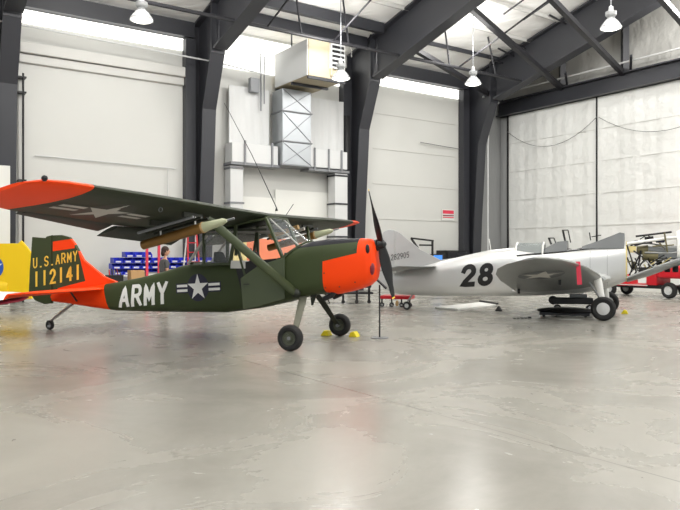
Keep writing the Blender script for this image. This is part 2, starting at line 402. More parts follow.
# roof deck with hanging insulation
c = MB()
RV = 24
for ua, ub in ((-.3, 46),):
    c.prism([W(ua, -.3, roof(-.3)), W(ua, RV, roof(RV)), W(ua, 48, roof(0)), W(ua, 48, roof(0)+.2), W(ua, RV, roof(RV)+.2), W(ua, -.3, roof(-.3)+.2)], W(ub, 0, 0)-W(ua, 0, 0))
co = c.build('ceiling', 'ceiling_fabric', kind='structure', smooth=False)
co.name = 'ceiling'
# wall liner sheets in bay one: boxed door roll and horizontal seams
k = MB(); k.hbox(17.36, 23.1, -.02, .16, 7.95, 8.25); k.hbox(17.36, 23.1, -.02, .3, 8.25, 8.62); struct('trim_1', k, 'wall_liner', bevel=.03)
k = MB(); k.hbox(17.36, 23.1, -.02, .03, 0, 7.95); struct('trim_2', k, 'wall_white', smooth=False)
for i, (a, b) in enumerate([(17.36, 23.1), (3.02, 7.95)]):
    k = MB(); k.hbox(a, b, -.02, .06, 9.3, 9.74); struct('window_%d' % (i+1), k, 'strip_light', smooth=False)
k = MB(); k.hbox(10.0, 15.7, -.02, .05, 8.95, 10.3); struct('window_3', k, 'strip_light', smooth=False)
for a, b in [(17.0, 23.3), (2.6, 9.2)]:
    k = MB(); k.hbox(a, b, -.02, .3, 9.78, 10.36); struct('eave_beam', k, 'steel_grey', smooth=False)
# pale lower sheeting and seams in bays two and three
k = MB(); k.hbox(9.9, 15.6, -.02, .05, 0, 3.9); k.hbox(9.9, 13.4, .05, .08, 0, 4.25); struct('trim_3', k, 'wall_lower', smooth=False)
k = MB()
for i in range(5): k.hbox(3.02, 8.3, -.02, .01, 1.6+i*1.6, 1.63+i*1.6)
struct('trim_4', k, 'wall_liner', smooth=False)
# columns with tapered web, flanges, jambs; rafters in the same plane
for u in (2.3, 9.5, 16.7, 23.55, 30.7):
    k = MB(); fw = .27
    def slab(pts, u0, u1, mi=0): k.prism([W(u0, v, h) for v, h in pts], W(u1, 0, 0)-W(u0, 0, 0), mi)
    slab([(0, 0), (.5, 0), (.65, 3.3), (.92, 7.0), (1.7, 8.9), (1.9, roof(1.9)-.1), (0, roof(0)-.1)], u-.03, u+.03)
    slab([(.47, 0), (.53, 0), (.68, 3.3), (.95, 7.0), (1.73, 8.95), (1.67, 8.95), (.89, 7.0), (.62, 3.3)], u-fw, u+fw)
    k.hbox(u-fw, u+fw, 0, .06, 0, roof(0)-.1)
    slab([(1.66, 8.9), (1.74, 8.9), (1.74, 10.85), (1.66, 10.8)], u-fw, u+fw)
    slab([(1.9, 9.05), (16, 9.05+.262*14.1), (16, roof(16)-.1), (1.9, roof(1.9)-.1)], u-.03, u+.03)
    slab([(1.9, 9.0), (16, 9.0+.262*14.1), (16, 9.08+.262*14.1), (1.9, 9.08)], u-fw, u+fw)
    slab([(0, roof(0)-.18), (16, roof(16)-.18), (16, roof(16)-.1), (0, roof(0)-.1)], u-fw, u+fw)
    struct('steel_frame', k, 'steel_grey', smooth=False)
    k = MB(); k.hbox(u+fw, u+.68, 0, .35, 0, 9.7); struct('column_jamb', k, 'steel_grey', smooth=False)
k = MB(); k.hbox(9.95, 10.15, 0, .5, 5.3, 7.6); struct('trim_5', k, 'black', smooth=False)
# purlins
for i in range(11):
    v = 2.1+i*1.75; k = MB()
    k.hexa([W(34, v+.1, roof(v)-.16), W(-.3, v+.1, roof(v)-.16), W(-.3, v, roof(v)-.16), W(34, v, roof(v)-.16), W(34, v+.1, roof(v)), W(-.3, v+.1, roof(v)), W(-.3, v, roof(v)), W(34, v, roof(v))])
    struct('purlin', k, 'purlin_wrap' if i else 'steel_grey', smooth=False)
for v in (1.35, 2.5):
    k = MB(); k.hbox(9.8, 16.4, v, v+.22, roof(v)-.42, roof(v)-.02); struct('purlin', k, 'steel_grey', smooth=False)
# longitudinal strut and its web bars
k = MB(); k.tube([W(34, 3.6, 9.52), W(2.3, 3.6, 9.52)], .07, 8); struct('brace_pipe', k, 'brace_dark')
for u, top in ((14.3, 14.5), (12.2, 12.4), (9.0, 9.3), (7.0, 7.2), (4.2, 4.6)):
    k = MB(); k.tube([W(u, 3.6, 9.52), W(top, 3.5, roof(3.5)-.1)], .04, 6); struct('brace_bar', k, 'brace_dark')
for u, v0, v1 in ((15.7, 3.6, 9), (12.9, 3.6, 9), (6.5, 3.6, 15), (4.6, 5.5, 8), (5.8, 5.5, 8)):
    k = MB(); k.tube([W(u, v0, roof(v0)-(1.8 if v0 < 5 else .4)), W(u, v1, roof(v1)-.35-(.8 if v0 < 5 else 0))], .035, 6); struct('brace_bar', k, 'brace_dark')
# door header with diagonal braces to the rafters
k = MB(); k.hbox(-.05, .3, .2, 24, 8.66, 9.42); k.hbox(-.05, .55, .2, 24, 9.36, 9.42); k.hbox(-.05, .55, .2, 24, 8.66, 8.72); struct('door_header', k, 'steel_grey', smooth=False)
k = MB(); k.tube([W(.7, .8, 9.75), W(.7, 22, 9.75)], .04, 8); struct('header_rail', k, 'duct_white')
for a, b in (((9.25, 4.0, 9.75), (.9, .9, 9.3)), ((9.25, 7.0, 10.55), (.3, 4.1, 9.4)), ((9.25, 9.4, 11.14), (.3, 7.3, 9.4)), ((9.25, 12.0, 11.8), (.3, 11, 9.4))):
    k = MB(); k.bar(W(*a), W(*b), .2, .2); struct('diagonal_brace', k, 'brace_dark', smooth=False)
for v in (4.1, 7.35, 11.1):
    k = MB(); k.bar(W(.25, v, 9.4), W(.25, v, roof(v)-.1), .26, .26); struct('header_post', k, 'steel_grey', smooth=False)
    k = MB(); k.bar(W(.3, v+.3, 9.5), W(1.2, v+.9, 9.8), .1, .1); struct('header_post', k, 'steel_grey', smooth=False)
for v, dv in ((2.3, .5), (3.0, .5), (3.7, .5), (5.9, .6)):
    k = MB(); k.tube([W(2.35, v, roof(v)-.35), W(3.3, v-.1, roof(v)-.12)], .04, 6); struct('flange_brace', k, 'brace_dark')
k = MB(); k.tube([W(1.4, 1.2, 9.1), W(2.4, 1.1, 9.3)], .05, 6)
for (x, y, h, v) in [(0, 0, 0, 0)]:
    k.tube([W(1.75, .95, 9.15), W(1.9, .95, 7.0), W(1.9, .95, 0)], .035, 8)
struct('corner_conduit', k, 'duct_white')
# fabric hangar door panels
dp = [(.68, 5.83), (5.9, 11.2), (11.27, 16.6), (16.67, 22)]
for i, (a, b) in enumerate(dp):
    k = MB(); nn = 30
    rings = []
    for j in range(nn+1):
        v = a+(b-a)*j/nn; bul = .022*math.sin(j*1.9)+.02*math.sin(j*.7+i)
        rings.append([W(.02+bul*.6+.05, v, .25), W(.05+bul+.05, v, 4.4), W(.05+bul*.7+.05, v, 8.66), W(-.1, v, 8.66), W(-.1, v, .25)])
    k.loft(rings, True); do = struct('door_%d' % (i+1), k, 'door_fabric', ang=60)
    k = MB()
    k.hbox(-.1, .14, b, b+.07, .05, 8.66); k.build('door_edge', 'black', smooth=False, kind='structure')
k = MB(); k.hbox(-.1, .14, .6, .68, .05, 8.66); k.build('door_edge', 'black', smooth=False, kind='structure')
k = MB(); rings = []
for j in range(19):
    v = -.02+.62*j/18; rings.append([W(.02+.03*math.sin(j*2.2), v, .1), W(.02+.03*math.sin(j*2.2), v, 9.4), W(-.1, v, 9.4), W(-.1, v, .1)])
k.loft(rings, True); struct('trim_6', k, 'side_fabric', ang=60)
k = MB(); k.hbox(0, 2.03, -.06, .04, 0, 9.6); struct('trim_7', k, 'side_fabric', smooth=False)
k = MB(); k.hbox(-.12, .1, .6, 22, 0, .24); struct('under_door_daylight', k, 'wall_lower', smooth=False)  # pale strip whose colour stands in for daylight under the door
k = MB()
for a, b in dp:
    for i in range(1, 6): k.hbox(.10, .135, a+.05, b-.05, 8.66*i/6, 8.66*i/6+.025)
struct('trim_9', k, 'seam', smooth=False)
# white partition sheet at the far left
k = MB(); k.hbox(23.55, 25.4, 1.2, 1.3, 0, 4.35); struct('trim_8', k, 'wall_lower', smooth=False)
def cable(name, pts, r, m='cable', **kw):
    k = MB(); k.tube(pts, r, 6); return struct(name, k, m)
def sag(a, b, d, n=14): return [Vector(a).lerp(Vector(b), i/n)-Vector((0, 0, d*4*(i/n)*(1-i/n))) for i in range(n+1)]
tag(MB().tube(sag(W(.3, .7, 7.9), W(.3, 6.0, 7.75), 1.05), .014, 6).build('hanging_cable', 'cable'), 'thin black cable sagging across the fabric door panel next to the corner', 'cable')
tag(MB().tube(sag(W(.3, 6.08, 7.72), W(.3, 12.5, 7.9), 1.15), .014, 6).build('hanging_cable', 'cable'), 'thin cable sagging across the fabric door panel behind the engine', 'cable')
tag(MB().tube([W(26, .9, 9.0), W(16.4, .95, 8.8), W(14.0, .95, 8.62)], .03, 8).build('conduit_pipe', 'duct_white'), 'long thin pale pipe running across the columns below the strip windows', 'pipe')
tag(MB().tube([W(22.6, .12, 4.9), W(17.7, .12, 4.8)], .02, 6).tube([W(18.0, .12, 4.8), W(18.0, .12, 1)], .02, 6).build('conduit_pipe', 'duct_white'), 'thin pale conduit crossing the white wall above the orange wing tip', 'pipe')
k = MB(); k.tube([W(23.0, .3, 7.55), W(23.0, .3, 0)], .035, 8)
for h in (7.4, 6.9, 4): k.hbox(22.9, 23.15, .0, .32, h, h+.05)
tag(k.build('drop_pipe', 'black'), 'thin black vertical pipe on brackets beside the leftmost column', 'pipe')
k = MB(); k.tube([W(8.3, .4, 6.6), W(5.4, .4, 6.3)], .02, 6)
tag(MB().tube([W(5.6, .15, 6.9), W(3.1, .15, 6.8)], .02, 6).build('conduit_pipe', 'cable'), 'short thin conduit high on the wall left of the corner column', 'pipe')
tag(MB().tube([W(12.0, 3.5, 9.1), W(12.0, 3.5, 9.5)], .012, 4).build('hanger_rod', 'cable'), 'short rod hanging from the roof pipe above the air unit', 'rod')

# high-bay lamps
def lamp(loc, top, label):
    t = thing('high_bay_lamp', label, 'lamp', loc, 0, 'high bay lamps under the roof')
    MB().tube([(0, 0, .42), (0, 0, top-loc[2])], .018, 6).build('rod', 'steel_light', t)
    MB().lathe([(0, .12), (.05, .17), (.16, .17), (.2, .08), (.32, .07), (.36, .02)], (0, 0, .1), (0, 0, 1), 20).build('ballast', 'shade_glass', t)
    MB().lathe([(-.26, .33), (-.24, .34), (-.1, .25), (.04, .13), (.1, .1)], (0, 0, 0), (0, 0, 1), 28, cap=False).build('lamp_shade', 'shade_glass', t)
    MB().ell((0, 0, -.23), .3, .3, .09).build('diffuser', 'lamp_glass', t)
for (x, y, h, v), lb in zip(LAMP_SPOTS, ('glowing high bay lamp near the top left above the strip window', 'glowing high bay lamp in front of the dark corner column', 'glowing high bay lamp beside the tan air unit', 'large glowing high bay lamp on a rod at the upper right')):
    lamp((x, y, h), roof(v)-.1, lb)

# ------------------------------------------------------------------ air handling in bay two
t = thing('air_unit', 'tan and white box air handling unit mounted high on the back wall', 'air unit', W(12.4, 1.3, 8.25), AH)
k = MB(); k.box(-1.1, .6, -1.5, 1.1, .1, 1.5); k.build('housing', 'hvac_tan', t, bevel=.03, smooth=False)
k = MB(); k.box(-1.13, -1.1, -1.45, 1.05, .12, 1.48); k.build('side_panel', 'duct_white', t, smooth=False, label='white side panel')
k = MB(); k.box(-1.1, .6, -1.5, -1.4, 0, .1); k.box(-1.1, .6, -.3, -.2, 0, .1); k.box(-1.1, .6, 1.0, 1.1, 0, .1); k.build('base_rail', 'steel_grey', t, smooth=False)
lv = MB(); q = Matrix.Rotation(-.3, 3, 'Y')
lv.box(-.15, .5, -1.62, -1.5, .5, 1.45); lo = lv.build('louver_grille', 'duct_white', t, smooth=False)
lv = MB()
for j in range(5): lv.box(-.1, .45, -1.64, -1.62, .56+j*.18, .66+j*.18)
lv.build('louver_slot', 'black', lo, smooth=False)
for x in (-.95, .5): MB().tube([(x, 0, 1.5), (x, 0, 2.6)], .03, 6).build('hanger', 'steel_grey', t)
MB().tube([(-.1, -1.56, .2), (-.1, -1.56, 1.5)], .05, 6).build('pipe', 'hvac_tan', t)
t = thing('riser_duct', 'square galvanised vertical duct below the air unit', 'duct', W(12.9, .6, 0), AH)
for j, (a, b) in enumerate([(5.16, 6.1), (6.1, 7.3), (7.3, 8.22)]):
    s = MB(); s.box(-.72, .62, -.45, .4, a+.02, b-.02); so = s.build('duct_section', 'duct', t, smooth=False, bevel=.02)
    x = MB(); x.bar((-.7, -.46, a+.05), (.6, -.46, b-.05), .03, .02); x.bar((-.7, -.46, b-.05), (.6, -.46, a+.05), .03, .02); x.box(-.76, .66, -.49, .44, a-.02, a+.03)
    x.build('cross_break', 'steel_light', so, smooth=False)
for x0, x1, z0, straps, lb in ((-3.1, -1.08, 0, (-2.6, -1.4), 'left of the square riser duct'), (.40, 2.3, .05, (.6, 1.3, 1.95), 'right of the square riser duct')):
    t = thing('horizontal_duct', 'pale horizontal duct on a bracket, '+lb, 'duct', W(12.6, .5, 5.15), AH)
    MB().box(x0, x1, -.3, .35, z0, z0+.75).build('duct_run', 'duct_white', t, smooth=False, bevel=.02)
    MB().box(x0-.05, x1+.1, -.32, .36, -.1, 0).build('support_angle', 'steel_light', t, smooth=False)
    for x in straps: MB().box(x, x+.07, -.36, -.3, -.1, .85).build('strap', 'steel_light', t, smooth=False)
t = thing('corner_duct', 'pale vertical duct beside the third column with dark bands', 'duct', W(10.6, .5, 0), AH)
k = MB(); k.box(-.3, .35, -.25, .3, 0, 5.03); k.build('duct_run', 'duct_white', t, smooth=False, bevel=.02)
for z in (4.9, 3.7, 2.3):
    k = MB(); k.box(-.33, .38, -.28, .33, z, z+.07); k.build('band', 'steel_grey', t, smooth=False)
t = thing('wall_riser', 'pale vertical duct right of the second column with dark band', 'duct', W(15.45, .45, 0), AH)
k = MB(); k.box(-.25, .3, -.2, .3, 0, 5.03); k.build('duct_run', 'duct_white', t, smooth=False, bevel=.02)
for z in (4.9, 3.55): MB().box(-.28, .33, -.23, .33, z, z+.07).build('band', 'steel_light', t, smooth=False)
for u0, u1, lb in ((13.85, 15.6, 'large hanging white sheet curtain left of the square duct'), (10.15, 11.9, 'large hanging white sheet curtain right of the square duct')):
    k = MB(); rings = []
    for j in range(17):
        u = u1+(u0-u1)*j/16; b = .03*math.sin(j*1.7); rings.append([W(u, .32+b, 5.95), W(u, .32+b, 8.2), W(u, .28+b, 8.2), W(u, .28+b, 5.95)])
    k.loft(rings, True); tag(k.build('sheet_curtain', 'duct_white', ang=60), lb, 'curtain')
k = MB(); k.box(-.2, .2, -.1, .1, 0, .55); k.tube([(.3, 0, -.7), (.3, 0, 1.6)], .03, 6); k.tube([(.45, 0, -.4), (.45, 0, 1.5)], .025, 6)
o = k.build('junction_box', 'steel_light', smooth=False, origin=(0, 0, 0)); o.location = W(14.6, .5, 8.0); o.rotation_euler = (0, 0, AH)
tag(o, 'grey electrical box with conduits left of the air unit', 'electrical box')

# notice on the back wall
t = thing('wall_notice', 'small white notice with red band on the wall by the corner column', 'sign', W(3.72, .03, 3.3), AH)
MB().box(-.42, .42, -.02, 0, -.05, .5).build('board', 'paper', t, smooth=False)
MB().box(-.36, .36, -.03, -.02, .28, .45).box(-.36, .36, -.03, -.02, .08, .13).build('print_band', 'red_pink', t, smooth=False)
MB().box(-.36, .36, -.032, -.02, .17, .22).build('print_band', 'maroon', t, smooth=False)

# ================================================================== the olive observation plane
BDA = math.atan2(-.355, .935)
B = thing('observation_plane', 'olive green high wing propeller plane with orange nose, tail and wing tips', 'airplane', (-.405, 12.25, 0), BDA)
FS = [(-6.0, .03, .60, .78, 2.2), (-5.4, .075, .55, .87, 2.4), (-4.9, .13, .50, .93, 2.8), (-4.3, .19, .455, 1.02, 3.2), (-3.7, .26, .46, 1.12, 3.6), (-3.1, .33, .47, 1.25, 4), (-2.65, .385, .48, 1.37, 4.4),
      (-2.3, .415, .49, 1.42, 5), (-1.7, .43, .505, 1.42, 5), (-1.1, .43, .59, 1.43, 5), (-.6, .43, .70, 1.52, 5), (-.35, .43, .77, 1.68, 4.5), (0, .425, .855, 1.80, 4), (.27, .41, .905, 1.84, 3.6)]
def loft_secs(secs, n=48, sub=4):
    rings = []
    for a, b in zip(secs, secs[1:]):
        for j in range(sub): rings.append(fus_ring(*[p+(q-p)*j/sub for p, q in zip(a, b)], n=n))
    rings.append(fus_ring(*secs[-1], n=n)); return rings
k = MB(); k.loft(loft_secs(FS)); k.build('fuselage', 'body_paint', B)
CW = [(.27, .415, .90, 1.835, 3.6), (.45, .40, .88, 1.845, 3.4), (.68, .37, .93, 1.85, 3.2), (.86, .34, .985, 1.85, 3), (1.0, .31, 1.04, 1.84, 2.8), (1.09, .26, 1.12, 1.80, 2.6), (1.12, .19, 1.2, 1.74, 2.4)]
k = MB(); k.loft(loft_secs(CW)); cw = k.build('cowling', 'cowl_paint', B)
# air intake openings in the nose bowl, oil cooler scoop, exhaust
k = MB()
for s_ in (-1, 1): MB().ell((1.03, s_*.265, 1.66), .035, .04, .085, rot=Matrix.Rotation(-.2*s_, 3, 'Z')).build('air_intake', 'black', cw)
k = MB()
k = MB(); k.ell((1.09, -.2, 1.33), .04, .07, .11); k.build('intake_lip', 'maroon', cw)
for s in (-1, 1):
    MB().tube([(.42, s*.2, .95), (.36, s*.22, .86), (.22, s*.23, .8)], [.05, .045, .045], 12).build('exhaust_pipe', 'black', cw)
k = MB(); k.box(.55, 1.0, -.36, -.355, .98, 1.0); 
for x in (.3, .44): 
    pass
for (x, z) in [(.3, 1.55), (.3, 1.25), (.3, 1.0), (.82, 1.66), (.82, 1.1), (.55, 1.02)]:
    MB().ell((x, -side_y(CW, x, z)-.002, z), .012, .006, .012, 8, 6).build('latch', 'olive_dark', cw)
# propeller
pr = MB(); hubc = Vector((1.19, 0, 1.74)); tilt = Matrix.Rotation(-.17, 3, 'Y') @ Matrix.Rotation(.22, 3, 'X')
for s in (1, -1):
    rings = []
    for j in range(13):
        r = .06+.88*j/12; ch = .07+.045*math.sin(PI*min(1, j/9)) if j < 12 else .05; tw = .9-.65*j/12; th = .03-.022*j/12
        ring = []
        for q in range(12):
            a = 2*PI*q/12; p = Vector((math.sin(a)*th, math.cos(a)*ch, 0)); p = Matrix.Rotation(tw*s, 3, 'Z') @ p; p.z = r*s; ring.append(hubc+tilt @ p)
        rings.append(ring)
    b_ = MB(); b_.loft(rings); bo = b_.build('propeller_blade', 'black', B)
    b_ = MB(); b_.loft([[hubc+(v-hubc)*1.002 for v in rings[-1]], [hubc+(v-hubc)*1.03 for v in rings[-1]]]); b_.build('blade_tip', 'yellow_mark', bo)
k = MB(); ax = tilt @ Vector((1, 0, 0)); k.lathe([(-.14, .10), (-.06, .10), (-.05, .075), (.05, .075), (.07, .05), (.09, .02)], hubc, ax, 20); k.build('propeller_hub', 'black', B)
# wing: near and far halves are one continuous wing
WS = [(0, -.88, 2.27, -2.35, 1.98, .17), (1.6, -.88, 2.30, -2.38, 2.0, .17), (2.6, -.9, 2.33, -2.38, 2.03, .165), (3.6, -.93, 2.355, -2.32, 2.07, .15), (4.6, -.96, 2.375, -2.2, 2.11, .13), (5.0, -.98, 2.385, -2.15, 2.15, .11), (5.28, -1.04, 2.385, -2.08, 2.17, .08), (5.45, -1.2, 2.36, -1.9, 2.22, .035)]
k = MB(); k.loft([wing_ring(-s[0], *s[1:]) for s in WS[::-1]]+[wing_ring(*s) for s in WS[1:]]); wg = k.build('wing', 'wing_paint', B, ang=50)
# flaps hang lowered, ailerons trail
for sy in (-1, 1):
    k = MB(); k.loft([wing_ring(sy*y, -2.28, 2.0, -2.68, z, .05) for y, z in ((.55, 1.74), (2.55, 1.86))]); k.build('flap', 'olive_dark', B)
    k = MB(); k.loft([wing_ring(sy*y, a, z0, b, z1, .045) for y, a, b, z0, z1 in ((2.6, -2.3, -2.62, 2.06, 1.93), (4.5, -2.12, -2.32, 2.13, 2.09))]); k.build('aileron', 'olive_dark', B)
WL = [(s[0], *s[1:]) for s in WS]
def wing_under(cx, cy, R, sgn, ang=0.):
    ca, sa = math.cos(ang), math.sin(ang)
    def fn(a, b, lift):
        a, b = a*ca-b*sa, a*sa+b*ca
        x = cx+b*R; y = cy+a*R; return Vector((x, sgn*abs(y), wing_low(WL, x, abs(y))-.006-.003*lift))
    return fn
insignia(wing_under(-1.64, 3.64, .44, -1), B, cols=('olive_dark', 'star_grey'))
# fine rib lines, aileron hinges and tie-down ring on the underside
for y in (1.2, 2.58, 3.9):
    k = MB(); k.add([(x, -y+dy, wing_low(WL, x, y)-.005) for x in (-1.0, -1.4, -1.8, -2.25) for dy in (0, .012)], [(0,1,3,2),(2,3,5,4),(4,5,7,6)])
    k.build('panel_seam', 'olive_dark', wg, smooth=False)
MB().torus((-1.1, -3.1, 2.2), (0, 1, 0), .03, .006, 16, 6).build('tiedown_ring', 'steel_light', wg)
MB().ell((-1.05, -5.32, 2.41), .04, .03, .035).build('position_light', 'gloss_black', wg)
# lift struts
for sy in (-1, 1):
    k = MB(); a = Vector((-1.04, sy*1.95, 2.13)); b = Vector((-.22, sy*.43, .9)); d = (b-a)
    k.tube([a, a.lerp(b, .06), a.lerp(b, .94), b], [.05, .075, .075, .055], 14, flat=.45); k.build('lift_strut', 'olive', B)
    k = MB(); k.ell(b, .09, .06, .08); k.build('strut_fitting', 'olive_dark', B)
# cabin frame posts
def post(pts, w=.05, d=.04, m='olive'):
    k = MB()
    for a, b in zip(pts, pts[1:]): k.bar(a, b, w, d)
    return k.build('cabin_post', m, B, smooth=False)
for sy in (-1, 1):
    y = sy*.42
    post([(-2.42, y*.93, 1.40), (-2.0, y, 1.92)], .035, m='star_grey')
    post([(-2.06, y, 1.38), (-2.06, y, 2.0)], .06)
    post([(-1.52, y, 1.38), (-1.40, y, 2.08)], .06)
    post([(-1.42, y, 1.85), (-1.16, y, 1.05)], .05) if sy < 0 else None
    post([(-1.4, y, 1.55), (-1.4, y, 2.1)], .05)
    post([(-.80, y, 2.22), (-.47, y, 1.50)], .075)
    post([(-2.1, y, 1.40), (-.5, y, 1.48)], .05) if sy > 0 else post([(-2.1, y, 1.39), (-1.5, y, 1.40)], .05)
    post([(-2.06, y, 2.0), (-.82, y, 2.2)], .05)
post([(-.80, -.42, 2.23), (-.80, .42, 2.23)], .05); post([(-2.03, -.42, 1.95), (-2.03, .42, 1.95)], .05)
post([(-2.42, -.36, 1.41), (-2.42, .36, 1.41)], .04)
# headliner
k = MB(); k.box(-2.0, -.8, -.4, .4, 1.99, 2.03); k.build('headliner', 'olive_dark', B, smooth=False)
# panes
def pane(pts, m='glass'):
    pts = [Vector(p) for p in pts]; n = (pts[1]-pts[0]).cross(pts[2]-pts[0]).normalized()*.004
    return MB().prism(pts, n).build('window_pane', m, B, smooth=False)
for sy in (-1, 1):
    y = sy*.425
    pane([(-2.4, y*.92, 1.42), (-2.06, y, 1.42), (-2.06, y, 1.92)]); pane([(-2.06, y, 1.42), (-1.5, y, 1.42), (-1.42, y, 2.05), (-2.06, y, 1.96)])
pane([(-2.4, -.38, 1.42), (-2.4, .38, 1.42), (-2.04, .4, 1.95), (-2.04, -.4, 1.95)])
# windshield: faceted hood from wing leading edge to cowl
top = [Vector((-.86+.06*math.cos(a), .42*math.sin(a), 2.16+.10*math.cos(a))) for a in [(-PI/2)+PI*j/8 for j in range(9)]]
bot = [Vector((-.47+.36*math.cos(a)**1 if abs(math.cos(a)) > .001 else -.47, .42*math.sin(a), 1.52+.29*math.cos(a))) for a in [(-PI/2)+PI*j/8 for j in range(9)]]
k = MB(); k.loft([top, bot], False, closed=False); ws = k.build('windshield', 'glass', B, ang=20)
sm = ws.modifiers.new('s', 'SOLIDIFY'); sm.thickness = .006
for j in (2, 6): MB().bar(top[j], bot[j], .025, .02).build('windshield_bar', 'star_grey', ws, smooth=False)
k = MB()
for a, b in zip(bot, bot[1:]): k.bar(a, b, .03, .03)
k.build('windshield_sill', 'olive', ws, smooth=False)
# cabin interior
for x in (-1.0, -1.75):
    st = MB(); st.box(x-.22, x+.2, -.22, .22, 1.0, 1.1); so = st.build('seat', 'seat', B, bevel=.04)
    st = MB(); st.loft([[(x-.22+dx, yy, z) for dx, yy in ((-.04, -.2), (.04, -.2), (.04, .2), (-.04, .2))] for z in (1.05, 1.45)]+[[(x-.26+dx, yy, 1.62) for dx, yy in ((-.03, -.14), (.03, -.14), (.03, .14), (-.03, .14))]])
    st.build('backrest', 'seat', so, bevel=.03)
MB().box(-.48, -.4, -.36, .36, 1.3, 1.6).build('instrument_panel', 'black', B, bevel=.01)
MB().tube([(-.62, 0, .9), (-.7, 0, 1.35)], .018, 8).build('control_stick', 'black', B)
MB().box(-1.5, -1.2, -.44, -.3, 1.32, 1.46).build('map_case', 'paper', B, smooth=False, label='white case seen over the door')
# door swung open at its front hinge
k = MB(); th = math.radians(28); hx, hy = -.42, -.45
def dpt(s_, z): return Vector((hx-s_*math.cos(th), hy-s_*math.sin(th), z))
k.prism([dpt(0, .80), dpt(0, 1.52), dpt(.45, 1.38), dpt(.76, 1.16), dpt(.72, .63), dpt(.5, .66)], (.012, -.03, 0)); do = k.build('cabin_door', 'olive', B, smooth=False, bevel=.008)
k = MB(); k.prism([dpt(.06, .86), dpt(.06, 1.44), dpt(.42, 1.33), dpt(.69, 1.12), dpt(.66, .70), dpt(.5, .73)], (.014, -.036, 0)); k.build('door_skin', 'olive', do, smooth=False)
MB().bar(dpt(.6, 1.06)+Vector((.02, -.06, 0)), dpt(.7, 1.06)+Vector((.02, -.06, 0)), .02, .02).build('door_handle', 'olive_dark', do)
k = MB(); k.prism([(-1.2, -.433, .62), (-1.42, -.433, 1.42), (-.6, -.433, 1.5), (-.52, -.433, .76)], (0, -.004, 0)); k.build('door_shade', 'black', B, smooth=False)  # black sheet on the closed side, painting in the dark cabin inside
# undercarriage
for sy in (-1, 1):
    k = MB(); k.loft([[Vector((x+dx, sy*y+dy, z)) for dx, dy in ((-.07*w_, -.012), (.07*w_, -.012), (.07*w_, .012), (-.07*w_, .012))] for x, y, z, w_ in ((-.14, .3, .84, 1), (-.1, .45, .72, 1), (-.03, .85, .36, .75), (0, 1.02, .22, .6))])
    k.build('gear_leg', 'olive_dark' if sy > 0 else 'gear_metal', B, smooth=False)
    MB().tube([(0, sy*.98, .215), (0, sy*1.2, .215)], .03, 10).build('axle', 'steel_light', B)
    wheel(B, (0, sy*1.13, .215), .215, .16, 'hub')
MB().tube([(.1, .1, .9), (.2, .1, .7)], .012, 6).build('drain_pipe', 'black', B)
MB().prism([(-.05, -.2, .88), (.08, -.2, .88), (0, -.2, .68), (-.03, -.2, .68)], (0, .02, 0)).build('step', 'olive_dark', B, smooth=False)
k = MB(); k.tube([(-5.45, 0, .56), (-5.85, 0, .30), (-6.03, 0, .17)], [.035, .03, .025], 10); k.build('tailwheel_spring', 'chrome', B)
for y in (-.06, .06): MB().bar((-6.04, y, .2), (-6.04, y, .1), .04, .02).build('tailwheel_fork', 'black', B, smooth=False)
wheel(B, (-6.04, 0, .1), .1, .06, 'chrome', name='tailwheel')
# fin and rudder
FINP = [(-5.95, .80), (-5.95, 1.97), (-5.72, 1.975), (-5.51, 1.93), (-5.38, 1.80), (-5.15, 1.46), (-4.88, 1.28), (-4.63, 1.12), (-4.2, .98), (-4.2, .85)]
RUDP = [(-5.97, 1.975), (-6.1, 1.95), (-6.14, 1.915), (-6.49, 1.94), (-6.52, 1.6), (-6.56, 1.2), (-6.58, .78), (-6.42, .6), (-6.17, .53), (-5.97, .55)]
def plate(pts, th, name, m, parent, taper=.3):
    n = len(pts); c = Vector((sum(p[0] for p in pts)/n, 0, sum(p[1] for p in pts)/n)); k = MB()
    rings = []
    for s, y in ((.985, -th), (1, -th*taper), (1, th*taper), (.985, th)):
        rings.append([Vector((c.x+(x-c.x)*s, y, c.z+(z-c.z)*s)) for x, z in pts])
    k.loft(rings); return k.build(name, m, parent, smooth=False)
fin = plate(FINP, .035, 'fin', 'fin_paint', B); rud = plate(RUDP, .03, 'rudder', 'fin_paint', B)
def tailtxt(x0, x1, zb0, zb1, h0, h1):
    return lambda a, b: Vector((x0+(x1-x0)*a, -.04, (zb0+(zb1-zb0)*a)+b*(h0+(h1-h0)*a)))
letters_each('U.S.ARMY', tailtxt(-6.47, -5.27, 1.27, 1.44, .22, .22), 'yellow_mark', fin, .26, label='yellow lettering')
letters_each('112141', tailtxt(-6.47, -5.17, .88, 1.07, .32, .31), 'yellow_mark', fin, .33, aspect=2.2, label='yellow lettering')
# tailplane
for sy in (-1, 1):
    k = MB(); k.loft([wing_ring(sy*y, a, z, b, z-.03, th_) for y, a, b, z, th_ in ((.02, -4.5, -5.45, .88, .07), (.9, -4.72, -5.45, .87, .065), (1.4, -4.9, -5.45, .86, .05), (1.58, -5.1, -5.42, .855, .025))]); tp = k.build('tailplane', 'orange', B)
    k = MB(); k.loft([wing_ring(sy*y, -5.47, z, b, z-.11, .05) for y, b, z in ((.08, -5.9, .855), (.9, -5.92, .845), (1.4, -5.8, .835), (1.6, -5.62, .83))]); k.build('elevator', 'orange' if sy < 0 else 'olive', B)
    MB().bar((-5.0, sy*.55, .84), (-5.25, sy*.1, .62), .03, .02).build('tailplane_strut', 'olive_dark', tp)
